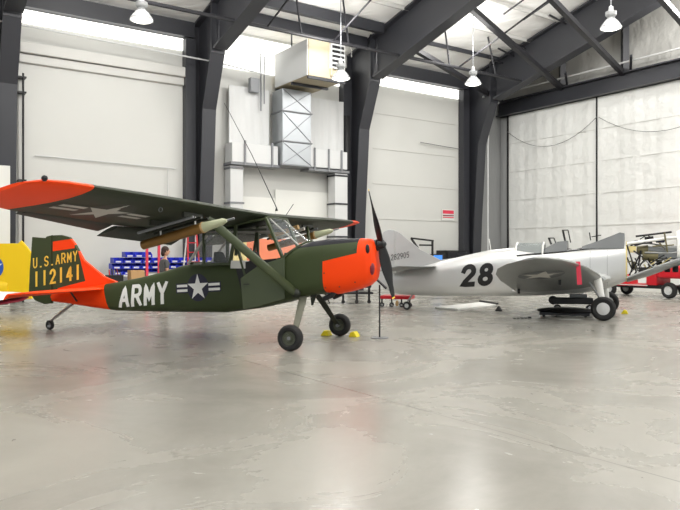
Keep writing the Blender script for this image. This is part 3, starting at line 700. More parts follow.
# fuselage markings on both sides
def sidefn(secs, off=.006, sgn=-1): return lambda x, z: Vector((x, sgn*(side_y(secs, x, z)+off), z))
sf = sidefn(FS)
letters_each('ARMY', lambda a, b: sf(-4.16+1.30*a+.05*b*(1-a), .52+.13*a+b*.43), 'white_paint', B, .29, aspect=1.75, gap=.14, label='white lettering')
def bodystar(a, b, lift):
    t_ = .06; a, b = a*math.cos(t_)-b*math.sin(t_), a*math.sin(t_)+b*math.cos(t_); x = -2.19+a*.235; z = .965+b*.25
    return Vector((x, -(side_y(FS, x, z)+.006+.003*lift), z))
insignia(bodystar, B)
# antenna whip
MB().tube([(-.8, 0, 2.36), (-.8, 0, 2.42), (-1.3, 0, 3.4), (-1.88, 0, 4.4)], [.03, .009, .007, .005], 6).build('whip_antenna', 'black', B)
MB().tube([(-.75, .3, 2.3), (-.6, .3, 2.5)], .006, 5).build('short_antenna', 'black', B)
# rocket pods under both wings
def rocket(sy, label):
    t = thing('smoke_rocket', label, 'rocket', tuple(Matrix.Translation((-.405, 12.25, 0)) @ Matrix.Rotation(BDA, 4, 'Z') @ Vector((-1.3, sy*2.2, 1.90))), BDA, 'smoke rockets under the wings')
    d = Vector((1.57, 0, .38)).normalized()
    MB().lathe([(-.80, .045), (-.79, .072), (.35, .08)], (0, 0, 0), d, 18).build('motor_tube', 'brass', t)
    MB().lathe([(.35, .083), (.38, .075), (.70, .05), (.76, .025)], (0, 0, 0), d, 18).build('warhead', 'pale_green', t)
    MB().lathe([(.33, .086), (.36, .086)], (0, 0, 0), d, 18).build('band', 'tan', t)
    MB().lathe([(.78, .018), (.9, .014)], (0, 0, 0), d, 8).build('fuse', 'steel_light', t)
    for s in (-.45, .2):
        p = d*s; MB().tube([p+Vector((0, 0, .06)), p+Vector((-.03, .04, .2))], .014, 6).build('sway_brace', 'white_paint', t)
rocket(-1, 'brass coloured rocket tube with pale green nose under the near wing'); rocket(1, 'brass coloured rocket tube under the far wing beyond the cabin')
for sy in (-1, 1):
    for y in (2.0, 2.2, 2.42):
        k = MB(); k.tube([(-2.0, sy*y, 1.90), (-1.0, sy*y, 2.13)], .022, 8); k.build('rocket_rail', 'olive_dark' if y != 2.42 else 'steel_light', B)
    for x in (-1.75, -1.15): MB().box(x-.02, x+.02, sy*2.2-.26, sy*2.2+.26, wing_low(WL, x, 2.2)-.07, wing_low(WL, x, 2.2)+.01).build('rocket_mount', 'olive_dark', B, smooth=False)
for sy in (1,):
    MB().tube([(-1.6, 1.3, 1.94), (-.95, 1.3, 2.12)], .05, 10).build('flare_tube', 'tan', B)
    MB().tube([(-1.7, 1.6, 1.9), (-.95, 1.6, 2.1)], .035, 10).build('flare_tube', 'star_grey', B)

def chock(loc, rz, label, group=None):
    k = MB(); k.prism([(-.09, -.1, 0), (.09, -.1, 0), (.05, -.1, .09), (-.02, -.1, .1)], (0, .2, 0)); o = k.build('wheel_chock', 'chock', smooth=False, bevel=.012, origin=(0, 0, 0))
    o.location = loc; o.rotation_euler = (0, 0, rz); tag(o, label, 'wheel chock', group)
Bm = Matrix.Translation((-.405, 12.25, 0)) @ Matrix.Rotation(BDA, 4, 'Z')
chock(Bm @ Vector((-.28, 1.13, 0)), BDA, 'yellow chock behind the far main wheel of the green plane')
chock(Bm @ Vector((.30, 1.13, 0)), BDA+PI, 'yellow chock in front of the far main wheel of the green plane')

# ================================================================== the silver trainer
SLA = math.atan2(-.4, .917)
T = thing('trainer_plane', 'silver low wing plane numbered 28 with its engine cowling removed', 'airplane', (6.74, 17.5, 0), SLA)
Sm = Matrix.Translation((6.74, 17.5, 0)) @ Matrix.Rotation(SLA, 4, 'Z')
TS = [(-6.0, .04, .60, .95, 2.2), (-5.5, .12, .44, 1.08, 2.4), (-4.9, .19, .42, 1.22, 2.5), (-4.3, .26, .42, 1.38, 2.6), (-3.6, .33, .43, 1.55, 2.6), (-2.9, .39, .45, 1.70, 2.6), (-2.25, .42, .47, 1.76, 2.8), (-1.6, .44, .5, 1.66, 3.2),
      (-1.2, .45, .54, 1.68, 3.4), (-.6, .45, .58, 1.72, 3.6), (0, .44, .70, 1.80, 3.4), (.3, .43, .82, 1.86, 3.2), (.48, .42, .90, 1.9, 3.2)]
k = MB(); k.loft(loft_secs(TS)); tf = k.build('fuselage', 'silver', T)
tfn = sidefn(TS)
letters_each('28', lambda a, b: tfn(-3.72+.96*a+.08*b, .68+.07*a+b*.62), 'black', T, .33, gap=.14, aspect=1.5, label='black numerals')
# cockpit rims, windshields, headrest
k = MB(); k.loft([[Vector((x, y*.9, z)) for y, z in ((-.36, 1.45), (-.34, 1.6), (-.24, 1.80), (0, 1.88), (.24, 1.80), (.34, 1.6), (.36, 1.45))] for x in (-2.18, -1.85, -1.52)], True, closed=True); k.build('canopy', 'glass_dim', T, ang=30)
k = MB()
for x in (-2.19, -1.51): k.tube([(x, y*.92, z) for y, z in ((-.40, 1.45), (-.37, 1.6), (-.26, 1.81), (0, 1.89), (.26, 1.81), (.37, 1.6), (.40, 1.45))], .022, 8)
k.build('canopy_frame', 'white_paint', T)
k = MB(); k.ell((-1.85, 0, 1.55), .3, .3, .12); k.build('cockpit_rim', 'olive_brown', T)
for x0, nm in ((-1.45, 'rear'), (-.78, 'front')):
    k = MB(); k.ell((x0+.35, 0, 1.66), .33, .26, .10); k.build('cockpit_shade', 'black', T)  # solid black mound, its colour standing in for the shade in the recess
MB().loft([[Vector((x, y, z)) for y, z in ((-w_, 1.62), (-w_*.6, zt), (w_*.6, zt), (w_, 1.62))] for x, w_, zt in ((-1.5, .3, 1.72), (-1.15, .33, 1.9), (-.92, .3, 1.93))]).build('turtle_deck', 'deck_grey', T)
MB().loft([[Vector((x, y, z)) for y, z in ((-w_, 1.72), (-w_*.7, zt), (w_*.7, zt), (w_, 1.72))] for x, w_, zt in ((-.55, .3, 1.78), (-.1, .36, 1.94), (.34, .4, 2.12), (.44, .4, 2.1))]).build('instrument_cowl', 'deck_grey', T)
for x, z in ((-.98, 1.9), (-1.33, 1.84)):
    h = .3 if x > -1.2 else .16; k = MB()
    for a, b in (((0, -.1, 0), (-.06, -.12, h)), ((-.06, -.12, h), (-.06, .12, h)), ((-.06, .12, h), (0, .1, 0)), ((0, -.1, 0), (-.06, .12, h)), ((.14, -.1, -.02), (.08, -.12, h)), ((.08, -.12, h), (-.06, -.12, h))):
        k.bar(Vector((x, 0, z))+Vector(a), Vector((x, 0, z))+Vector(b), .025, .025)
    k.build('windscreen_frame', 'black', T, smooth=False)
k = MB(); k.tube([(-.35, -.15, 1.93), (-.38, -.15, 2.13)], .015, 6); k.tube([(-.33, -.15, 2.02), (-.1, -.15, 2.06)], .012, 6); k.build('gun_sight', 'black', T)
MB().tube([(-2.9, 0, 1.7), (-2.95, 0, 2.0)], .01, 6).build('antenna', 'white_paint', T)
# panel outlines
for x in (-.35, .05):
    k = MB()
    for j in range(10):
        z0 = .8+j*.095; z1 = z0+.095; k.add([tfn(x, z0), tfn(x+.008, z0), tfn(x+.008, z1), tfn(x, z1)], [(0, 1, 2, 3)])
    k.build('panel_seam', 'silver_dark', tf, smooth=False)
for sy in (-1, 1):
    MB().tube([Vector((x, sy*(side_y(TS, x, z)+.004), z)) for x, z in ((-2.15, 1.54), (-1.8, 1.58), (-1.45, 1.60), (-1.1, 1.63), (-.75, 1.67), (-.4, 1.71), (0, 1.755), (.25, 1.79), (.42, 1.82))], .022, 8).build('coaming', 'black', T)
for i in range(14):
    x = .55+random.random()*.75; z = 1.15+random.random()*.75; y = -.1-random.random()*.28
    MB().tube([(x, y, z), (x+random.uniform(-.15, .2), y-.03, z+random.uniform(-.25, .1)), (x+random.uniform(0, .4), y, z+random.uniform(-.1, .25))], random.choice([.012, .018, .022]), 6).build('hose', random.choice(['black', 'black', 'silver_dark', 'olive_brown', 'cream']), T)
for x, y, z, a, b, c_, m in ((.62, -.25, 1.7, .09, .08, .08, 'cream'), (.95, -.2, 1.88, .12, .06, .05, 'black'), (1.25, -.16, 1.9, .1, .05, .04, 'navy'), (.66, -.2, 1.3, .06, .08, .1, 'olive_brown'), (.85, -.22, 1.2, .08, .06, .06, 'black')):
    MB().box(x-a, x+a, y-b, y+b, z-c_, z+c_).build('accessory', m, T, bevel=.02)
# fin and rudder, serial
fin2 = plate([(-5.6, .95), (-5.62, 2.26), (-5.45, 2.17), (-5.34, 2.07), (-4.89, 1.72), (-4.31, 1.42), (-3.7, 1.5), (-3.7, 1.2)], .04, 'fin', 'silver', T)
plate([(-5.63, .75), (-5.63, 2.27), (-5.8, 2.30), (-5.97, 2.24), (-6.06, 1.99), (-6.13, 1.5), (-6.18, 1.1), (-6.15, .75), (-5.95, .65)], .035, 'rudder', 'silver', T)
letters_each('282905', lambda a, b: Vector((-5.75+.56*a, -.05, 1.40+.09*a+b*.17)), 'black', fin2, .2, aspect=2, label='black numerals')
for sy in (-1, 1):
    k = MB(); k.loft([wing_ring(sy*y, a, z, b, z-.14, th_) for y, a, b, z, th_ in ((.05, -4.35, -5.75, 1.24, .06), (.9, -4.45, -5.75, 1.25, .05), (1.35, -4.65, -5.7, 1.26, .04), (1.65, -4.95, -5.55, 1.27, .02))]); k.build('tailplane', 'silver_wing', T)
# wing
TW = [(.42, .0, .92, -2.15, .60, .26), (1.5, -.08, 1.10, -2.17, .79, .24), (2.6, -.24, 1.27, -2.17, .97, .2), (3.5, -.46, 1.39, -2.10, 1.14, .16), (4.1, -.66, 1.46, -1.95, 1.27, .12), (4.5, -.9, 1.50, -1.7, 1.37, .08), (4.72, -1.1, 1.50, -1.4, 1.44, .03)]
for sy in (-1, 1):
    k = MB(); k.loft([wing_ring(sy*s[0], *s[1:]) for s in TW]); w2 = k.build('wing', 'silver_wing', T, ang=50)
    MB().loft([wing_ring(sy*y, .2*s_+.0, .98, -2.3+.1*(1-s_), .62, th_) for y, s_, th_ in ((.3, 1, .34), (.62, .2, .25))]).build('wing_fillet', 'silver', T)
k_ = MB()
def under2(a, b, lift):
    x = -1.2+b*.5; y = 3.0+a*.5; return Vector((x, -y, wing_low(TW, x, y)-.008-.003*lift))
insignia(under2, T, cols=('deck_grey', 'star_grey'), bars=False)
for y in (1.0, 1.9, 2.8, 3.7):
    k = MB(); k.add([(x, -y+dy, wing_low(TW, x, y)-.006) for x in (-.3, -.8, -1.3, -1.9) for dy in (0, .012)], [(0,1,3,2),(2,3,5,4),(4,5,7,6)])
    k.build('panel_seam', 'silver_dark', T, smooth=False)
for x, y in ((-2.0, 1.0), (-.9, 2.1)): MB().box(x-.03, x+.03, -y-.02, -y+.02, wing_low(TW, x, y)-.12, wing_low(TW, x, y)).build('wing_bracket', 'black', T, smooth=False)
# gear
for sy in (-1, 1):
    k = MB(); k.tube([(-.15, sy*1.12, 1.05), (-.05, sy*1.13, .6), (0, sy*1.14, .34)], [.10, .075, .05], 14, flat=.6); lg = k.build('gear_leg', 'white_paint', T)
    MB().tube([(-.35, sy*1.12, .95), (-.02, sy*1.14, .45)], .03, 8).build('drag_strut', 'silver_dark', lg)
    MB().tube([(0, sy*1.05, .28), (0, sy*1.3, .28)], .035, 10).build('axle', 'silver_dark', lg)
    wheel(T, (0, sy*1.24, .285), .285, .19, 'duct_white', hubcap=True)
MB().tube([(-5.1, 0, .46), (-5.25, 0, .25), (-5.28, 0, .12)], .025, 8).build('tailwheel_strut', 'silver_dark', T)
wheel(T, (-5.28, 0, .12), .12, .07, 'duct_white', name='tailwheel')
# stripped engine bay
fw_ = MB(); fw_.loft([fus_ring(.46, .415, .91, 1.89, 3.2), fus_ring(.5, .43, .89, 1.91, 3.2)]); fw_.build('firewall', 'cream', T)
en = MB(); en.box(.95, 2.1, -.14, .14, 1.45, 1.78); eng = en.build('engine_block', 'silver_dark', T, bevel=.04)
for j in range(6):
    x = 1.05+j*.18; c_ = MB(); c_.lathe([(i*.02, .075 if i % 2 else .06) for i in range(16)], (x, 0, 1.44), (0, 0, -1), 14); c_.build('cylinder', 'black', eng)
MB().tube([(.72, -.1, 1.68), (.98, -.1, 1.68)], [.1, .13], 14).build('accessory_case', 'olive_brown', T)
MB().tube([(.85, -.18, 1.56), (1.2, -.18, 1.52)], .12, 16).build('oil_filter', 'olive_brown', T)
MB().ell((.72, .02, 1.86), .1, .1, .07).build('magneto', 'navy', T); MB().tube([(.9, -.1, 1.96), (1.1, -.1, 1.98)], .05, 10).build('starter', 'black', T)
for i, (pts, r, m) in enumerate([([(.5, -.36, 1.84), (1.5, -.22, 1.98), (2.3, -.18, 2.02)], .035, 'white_paint'), ([(.5, .36, 1.84), (1.5, .22, 1.98), (2.3, .18, 2.02)], .035, 'white_paint'),
        ([(.7, -.2, 2.02), (1.5, -.15, 2.12)], .025, 'black'), ([(.5, -.36, 1.0), (1.0, -.34, 1.2), (1.75, -.26, 1.5)], .03, 'silver_dark'), ([(.5, .36, .9), (1.0, .3, 1.25), (2.0, .2, 1.4)], .028, 'silver_dark'),
        ([(.5, -.36, 1.8), (.72, -.33, 1.1), (1.4, -.25, 1.5)], .02, 'black'), ([(.5, -.2, 1.5), (.62, -.3, 1.2), (.7, -.3, 1.35), (.8, -.2, 1.6)], .018, 'black'), ([(.55, -.3, 1.0), (.66, -.32, 1.4), (.8, -.3, 1.1)], .016, 'black'),
        ([(.6, -.3, 1.75), (.9, -.34, 1.86), (1.25, -.3, 1.8)], .016, 'black'), ([(.9, -.3, 1.62), (1.5, -.26, 1.6), (1.9, -.2, 1.7)], .02, 'silver_dark'), ([(.8, -.2, 1.95), (.95, -.25, 2.05), (1.1, -.2, 1.96)], .014, 'black')]):
    MB().tube(pts, r, 8).build('engine_mount' if r > .024 else 'hose', m, T)
k = MB(); rings = []
for x, w_, z in ((.5, .38, .89), (1.0, .36, 1.05), (1.6, .32, 1.30), (2.2, .26, 1.48)):
    rings.append([Vector((x, w_*math.sin(a), z+.2*(1-math.cos(a)))) for a in [(-1.2)+2.4*j/10 for j in range(11)]])
k.loft(rings, False, closed=False); o = k.build('lower_cowl', 'silver_dark', T); o.modifiers.new('s', 'SOLIDIFY').thickness = .015
k = MB(); k.loft([fus_ring(1.62, .28, 1.42, 2.14, 2.4), fus_ring(1.75, .3, 1.38, 2.18, 2.4), fus_ring(2.2, .24, 1.48, 2.14, 2.2), fus_ring(2.4, .15, 1.6, 2.05, 2)]); k.build('nose_bowl', 'white_paint', T)
# red streamer hanging from the wing
k = MB(); k.prism([(-.46, -3.2, 1.42), (-.37, -3.2, 1.42), (-.33, -3.2, .93), (-.43, -3.2, .92)], (0, .01, 0)); o = k.build('warning_streamer', 'red_pink', smooth=False, origin=(0, 0, 0)); o.matrix_world = Sm
tag(o, 'pinkish red warning streamer hanging from the silver wing edge', 'streamer')
chock(Sm @ Vector((.42, 1.1, 0)), SLA, 'yellow chock beside the far wheel of the silver plane')

# ================================================================== yellow plane entering at the left
YL = Vector((-8.72, 19.0, 0)); Y = thing('yellow_plane', 'yellow plane tail with blue roundel cut off by the left edge', 'airplane', YL, .1)
plate([(.25, .35), (.16, .9), (.26, 1.3), (.30, 1.50), (.12, 1.78), (-.04, 1.96), (-.12, 1.88), (-1.2, 1.87), (-1.9, 1.7), (-2.6, 1.3), (-2.6, .4), (-1, .28)], .05, 'rudder', 'yellow', Y)
k = MB(); k.loft([fus_ring(-4.5, .4, .45, 1.35, 2.5), fus_ring(-2.6, .3, .38, 1.15, 2.5), fus_ring(-.4, .08, .32, .85, 2.3)]); k.build('fuselage', 'yellow', Y)
k = MB(); k.prism([(-.84+.34*math.cos(2*PI*j/32), -.058, 1.22+.34*math.sin(2*PI*j/32)) for j in range(32)], (0, -.004, 0)); r_ = k.build('roundel', 'sky_blue', Y, smooth=False)
k = MB(); k.prism([(-.84+.33*a, -.063, 1.22+.33*b) for a, b in star_pts()], (0, -.003, 0)); k.build('roundel_star', 'white_paint', r_, smooth=False)
k = MB(); k.prism([(.1, -.062, .52), (-1.2, -.062, .25), (-1.2, -.062, .15), (-.4, -.062, .2)], (0, -.003, 0)); k.build('dark_patch', 'olive_dark', Y, smooth=False)  # dark olive triangle along the lower edge
wheel(Y, (-1.5, 0, .12), .12, .07, 'chrome', name='tailwheel'); MB().tube([(-1.2, 0, .38), (-1.5, 0, .15)], .03, 8).build('tailwheel_spring', 'chrome', Y)
k = thing('tail_stand', 'white topped wing section with dark red edge beside the yellow tail', 'aircraft part', (-6.8, 13.6, 0), -.2)
MB().loft([wing_ring(y, a, z, b, z+.02, th_) for y, a, b, z, th_ in ((-.5, .22, -2.2, .66, .08), (.2, .45, -2.2, .74, .08), (.5, .38, -2.2, .78, .04))]).build('panel', 'white_paint', k)
MB().loft([wing_ring(y, a, z+.02, b, z-.1, .10) for y, a, b, z in ((-.49, .24, -2.2, .56), (.2, .47, -2.2, .63), (.5, .40, -2.2, .68))]).build('underside', 'maroon', k)
MB().box(-1.6, -1.2, -.4, .4, 0, .5).build('base', 'maroon', k, smooth=False, bevel=.02)

# ================================================================== things by the back wall
def hthing(name, label, cat, u, v, group=None, h=0): return thing(name, label, cat, W(u, v, h), AH, group)
t = hthing('storage_bench', 'long white workbench carrying rows of blue parts bins', 'bench', 18.6, 1.0)
MB().box(-2.2, 2.4, -.45, .4, .82, .88).build('top', 'paper', t, smooth=False)
for x in (-2.1, 0, 2.3):
    for y in (-.4, .35): MB().box(x-.03, x+.03, y-.03, y+.03, 0, .82).build('leg', 'steel_light', t, smooth=False)
t0 = None
def bin_at(u, v, h, label):
    global t0
    if t0 is None:
        t0 = hthing('parts_bin', label, 'storage bin', u, v, 'blue parts bins on the bench', h)
        k = MB(); k.prism([(-.15, -.22, 0), (-.15, .2, 0), (-.15, .2, .19), (-.15, -.08, .19), (-.15, -.24, .1)], (.012, 0, 0)); k.prism([(.15, -.22, 0), (.15, .2, 0), (.15, .2, .19), (.15, -.08, .19), (.15, -.24, .1)], (-.012, 0, 0))
        k.box(-.15, .15, -.22, .2, 0, .012); k.box(-.15, .15, .19, .2, 0, .19); k.box(-.15, .15, -.245, -.225, 0, .1); k.build('body', 'blue_bin', t0, smooth=False)
        MB().box(-.09, .09, -.25, -.245, .025, .075).build('label_card', 'paper', t0, smooth=False); return
    c = copy_tree(t0); c.location = W(u, v, h); c['label'] = label
ords = ['bottom', 'middle', 'top']
n_ = 0
for row in range(3):
    for j in range(12):
        u = 20.15-j*.335+(row % 2)*.05
        if row == 2 and j > 10: continue
        nm = ['first', 'second', 'third', 'fourth', 'fifth', 'sixth', 'seventh', 'eighth', 'ninth', 'tenth', 'eleventh', 'twelfth'][j]
        bin_at(u, .95, .88+row*.2, 'blue open parts bin, %s from the left in the %s row on the bench' % (nm, ords[row]))
for j in range(3): bin_at(19.75-j*.32, .95, 1.48, 'blue parts bin lying on top of the rows, %s of three' % ['leftmost', 'middle', 'rightmost'][j])
def simple_box(name, u, v, sx, sy, sz, m, label, cat, h=0, lid=None):
    t = hthing(name, label, cat, u, v, None, h)
    MB().box(-sx, sx, -sy, sy, 0, sz).build('body', m, t, smooth=False, bevel=.008)
    if lid: MB().box(-sx-.01, sx+.01, -sy-.01, sy+.01, sz-.04, sz).build('lid', lid, t, smooth=False); 
    else: MB().box(-sx, sx, -.02, .02, sz, sz+.003).build('tape', 'tan', t, smooth=False)
    return t
t = hthing('parts_table', 'low table in front of the blue bins holding boxes', 'table', 20.0, 2.6)
MB().box(-1.0, 1.6, -.4, .4, .64, .70).build('top', 'steel_light', t, smooth=False)
for x in (-.9, 1.5):
    for y in (-.35, .35): MB().box(x-.03, x+.03, y-.03, y+.03, 0, .64).build('leg', 'black', t, smooth=False)
simple_box('cardboard_box', 20.0, 2.6, .22, .2, .36, 'card', 'tan cardboard box on the low table left of the blue bins', 'box', .70)
simple_box('white_tray', 19.4, 2.6, .3, .22, .3, 'paper', 'white plastic tote on the low table beside the cardboard box', 'tote', .70, 'steel_light')
simple_box('white_tray', 18.75, 2.6, .25, .22, .38, 'paper', 'taller white tote on the right end of the low table', 'tote', .70, 'paper')
t = hthing('tool_case', 'black open tool case with clutter beside the orange tail', 'tool case', 20.7, 2.6, None, .70)
MB().box(-.24, .24, -.18, .18, 0, .22).build('body', 'black', t, smooth=False, bevel=.01)
for i in range(5): MB().tube([(-.18+.09*i, -.1, .2), (-.16+.08*i, .02, .38+.04*(i % 2))], .02, 6).build('tool', ['red', 'black', 'steel_light', 'maroon', 'black'][i], t)
# red upright frames
t = hthing('red_gantry', 'red tubular stand seen below the brass rocket', 'stand', 19.95, 3.9)
for x in (-.13, .25):
    MB().box(x-.035, x+.035, -.03, .03, .06, 2.0).build('upright', 'red_pink', t, smooth=False)
MB().box(-.4, .5, -.06, .06, 0, .06).box(-.13, .25, -.03, .03, .6, .66).box(-.16, .28, -.03, .03, 1.94, 2.0).build('base', 'red_pink', t, smooth=False)
t = hthing('red_ladder', 'small red stepladder beside the second column', 'ladder', 17.9, 2.2)
for x in (-.2, .2):
    MB().bar((x*1.3, -.3, 0), (x*.8, 0, 2.3), .06, .04).build('rail', 'red', t, smooth=False); MB().bar((x*1.3, .45, 0), (x*.8, .05, 2.3), .05, .03).build('rear_rail', 'white_paint', t, smooth=False)
for i in range(6): MB().box(-.24+.012*i, .24-.012*i, -.34+.045*i, -.22+.045*i, .32+.33*i, .35+.33*i).build('step', 'red', t, smooth=False)
# orange peg panel behind the cabin
t = hthing('orange_panel', 'salmon orange display panel with round holes seen through the cabin windows', 'display panel', 15.6, 3.8)
MB().box(-1.0, 1.2, -.02, .02, 1.25, 2.12).build('board', 'salmon', t, smooth=False)
MB().box(-1.5, -1.0, -.02, .02, 1.25, 2.0).build('side_board', 'cream', t, smooth=False)
for x in (-1.45, 1.15): MB().box(x-.03, x+.03, -.05, .05, 0, 1.25).build('leg', 'steel_light', t, smooth=False)
for x, z in ((-.85, 1.75), (-.6, 1.72), (.2, 1.9), (.9, 1.6), (-.8, 1.45)): MB().lathe([(0, .045), (.004, .045)], (x, -.021, z), (0, -1, 0), 14).build('hole', 'maroon', t)
# wheeled black stand below the nose
t = thing('wheeled_stand', 'low black wheeled stand behind the green plane nose', 'stand', (.5, 22.4, 0), .1)
MB().box(-1.2, .55, -.25, .25, .30, .36).build('deck', 'black', t, smooth=False)
for x in (-.42, .02, .42): MB().box(x-.035, x+.035, -.22, -.16, .07, .95 if x > -.4 else .5).build('post', 'black', t, smooth=False)
MB().box(.0, .5, -.2, .2, .5, .85).build('motor', 'black', t, bevel=.03)
for x in (-.42, .02, .42): wheel(t, (x, -.19, .06), .06, .04, 'black', name='caster')
MB().box(-.5, .1, -.15, .15, .36, .5).build('tray', 'steel_light', t, smooth=False)
# monitor, dark cabinet and folded frame at the wall by the corner
t = hthing('dark_cabinet', 'black cabinet against the back wall beside the corner column', 'cabinet', 3.95, .6)
MB().box(-.75, .75, -.35, .35, 0, 1.78).build('body', 'black', t, smooth=False, bevel=.01)
MB().box(-.7, -.02, -.37, -.35, .1, 1.7).build('door', 'gloss_black', t, smooth=False); MB().box(.02, .7, -.37, -.35, .1, 1.7).build('door', 'gloss_black', t, smooth=False)
t = hthing('monitor_stand', 'dark stand with a bright blue screen beside the black cabinet', 'monitor', 5.62, 1.0)
MB().box(-.8, .65, -.2, .2, 1.16, 1.6).build('casing', 'black', t, smooth=False, bevel=.02); MB().box(-.28, .42, -.22, -.2, 1.2, 1.55).build('screen', 'screen', t, smooth=False)
MB().box(-.05, .05, -.05, .05, .05, 1.16).build('pole', 'black', t, smooth=False); MB().box(-.4, .4, -.3, .3, 0, .05).build('base', 'black', t, smooth=False)
t = hthing('folding_frame', 'dark folding frame standing behind the silver fin', 'frame', 6.9, 1.7)
for a, b in (((-.6, 0, 2.3), (.7, 0, 2.2)), ((-.6, 0, 2.3), (.1, 0, 1.5)), ((.1, 0, 1.5), (.65, 0, 1.4)), ((.65, 0, 0), (.65, 0, 2.2)), ((-.1, 0, 2.0), (.65, 0, 2.0)), ((-.1, 0, 0), (-.1, 0, 1.8))): MB().bar(a, b, .07, .07).build('bar', 'black', t, smooth=False)

# person walking past the bins
P_ = thing('person', 'person with dark hair in a grey shirt standing in front of the blue bins', 'person', W(20.5, 6.55, 0), AH)
def skin(name, V, E, R, m, parent, sub=2):
    me = bpy.data.meshes.new(name); me.from_pydata(V, E, []); me.materials.append(M[m]); o = bpy.data.objects.new(name, me); COL.objects.link(o); o.parent = parent
    sk = o.modifiers.new('skin', 'SKIN'); sk.use_smooth_shade = True
    for d, r in zip(me.skin_vertices[0].data, R): d.radius = r if isinstance(r, tuple) else (r, r)
    me.skin_vertices[0].data[0].use_root = True
    sb = o.modifiers.new('sub', 'SUBSURF'); sb.levels = sub; sb.render_levels = sub; return o
V = [(0,0,.95), (0,0,1.15), (0.01,0,1.38), (.02,0,1.47), (.03,0,1.56), (0,-.1,.9), (.03,-.1,.5), (-.03,-.1,.09), (.1,-.1,.04), (0,.1,.9), (-.05,.1,.5), (-.12,.1,.09), (.0,.1,.04),
     (.01,-.18,1.38), (.0,-.22,1.1), (.14,-.2,.92), (.2,-.19,.88), (.01,.18,1.38), (-.04,.22,1.1), (.12,.2,.92), (.18,.19,.88)]
E_ = [(0,1),(1,2),(2,3),(3,4),(0,5),(5,6),(6,7),(7,8),(0,9),(9,10),(10,11),(11,12),(2,13),(13,14),(14,15),(15,16),(2,17),(17,18),(18,19),(19,20)]
R_ = [(.12,.15),(.11,.14),(.1,.15),.055,.05,.09,.06,.042,.035,.09,.06,.042,.035,.055,.042,.03,.024,.055,.042,.03,.024]
skin('body', V, E_, R_, 'skin', P_)
for sy in (-1, 1):
    for q in range(4): MB().tube([(.2, sy*.195+(q-1.5)*.017, .875), (.245-.004*q, sy*.195+(q-1.5)*.018, .85), (.26, sy*.195+(q-1.5)*.018, .815)], [.009, .008, .006], 6).build('finger', 'skin', P_)
    MB().tube([(.17, sy*.175, .89), (.21, sy*.16, .88)], [.01, .007], 6).build('thumb', 'skin', P_)
hd = MB(); hd.ell((.05, 0, 1.66), .1, .075, .12); hd.ell((.15, 0, 1.65), .022, .014, .022, 8, 6); hd.ell((.13, 0, 1.60), .02, .03, .01, 8, 6); hd.ell((.04, -.078, 1.65), .02, .01, .03, 8, 6); hd.ell((.04, .078, 1.65), .02, .01, .03, 8, 6)
hd.build('head', 'skin', P_)
for sy in (-1, 1): MB().ell((.135, sy*.03, 1.67), .01, .012, .008, 8, 6).build('eye', 'black', P_)
MB().ell((.025, 0, 1.70), .11, .088, .11).ell((-.04, 0, 1.62), .05, .075, .1).build('hair', 'hair', P_)
skin('shirt', [(0,0,.93),(0,0,1.15),(.01,0,1.38),(.015,0,1.44),(.01,-.18,1.38),(0,-.215,1.18),(.01,.18,1.38),(-.03,.215,1.18)], [(0,1),(1,2),(2,3),(2,4),(4,5),(2,6),(6,7)], [(.145,.175),(.135,.165),(.125,.17),.07,.075,.06,.075,.06], 'shirt', P_)
skin('trousers', [(0,0,.97),(0,-.1,.88),(.03,-.1,.5),(-.03,-.1,.12),(0,.1,.88),(-.05,.1,.5),(-.12,.1,.12)], [(0,1),(1,2),(2,3),(0,4),(4,5),(5,6)], [(.13,.16),.11,.08,.065,.11,.08,.065], 'trouser', P_)

# ================================================================== things on the open floor
t = thing('sign_stand', 'thin black post stand with a tilted black reading panel by the propeller', 'sign stand', (.745, 12.97, 0), -.1)
MB().lathe([(0, .17), (.012, .17), (.02, .03)], (0, 0, 0), (0, 0, 1), 24).build('base', 'steel_light', t); MB().tube([(0, 0, .01), (0, 0, 1.0)], .016, 10).build('pole', 'black', t)
k = MB(); k.bar((-.13, 0, 1.17), (.13, 0, .93), .32, .025, up=(0, 0, 1)); k.build('panel', 'black', t, smooth=False)
t = thing('tail_dolly', 'low red dolly on small wheels under the silver tail', 'dolly', (1.72, 20.9, 0), -.3)
MB().box(-.45, .5, -.3, .3, .24, .34).build('deck', 'red', t, smooth=False, bevel=.015)
for x in (-.4, -.1, .2, .45):
    wheel(t, (x, -.25, .07), .07, .05, 'chrome', name='caster'); MB().box(x-.02, x+.02, -.27, -.23, .1, .24).build('fork', 'black', t, smooth=False)
MB().ell((.08, -.32, .12), .05, .05, .09).build('lantern', 'tan', t)
def floorprism(name, pts, h, m, label, cat, edge=None):
    k = MB(); k.prism([(x, y, .004) for x, y in pts], (0, 0, h)); o = k.build(name, m, smooth=False, bevel=.004); return tag(o, label, cat)
floorprism('aircraft_panel', [(2.75, 20.0), (4.55, 22.2), (4.75, 21.0), (4.35, 20.5), (3.3, 19.3)], .05, 'paper', 'flat white panel with dark edge lying on floor below the number 28', 'panel')
tag(MB().bar((4.5, 22.2, .08), (4.8, 21.0, .08), .05, .05).build('edge_strip', 'black', smooth=False), 'thin black strip lying along the right edge of the flat white panel', 'strip')
k = MB(); k.lathe([(0, .1), (.03, .1), (.14, .02)], (4.42, 19.2, .003), (0, 0, 1), 12); tag(k.build('small_cone', 'black'), 'small black cone standing at the end of the white panel', 'cone')
k = MB()
for i in range(5): k.box(4.25+i*.1, 4.31+i*.1, 16.9+.02*i, 17.0+.02*i, .003, .02+.02*(i == 4))
tag(k.build('hand_tools', 'black', smooth=False), 'few small dark tools lying on the floor before the silver wing', 'tools')
t = thing('mechanic_creeper', 'flat black padded creeper on the floor beside the silver plane wheel', 'creeper', (5.75, 17.2, 0), -.35)
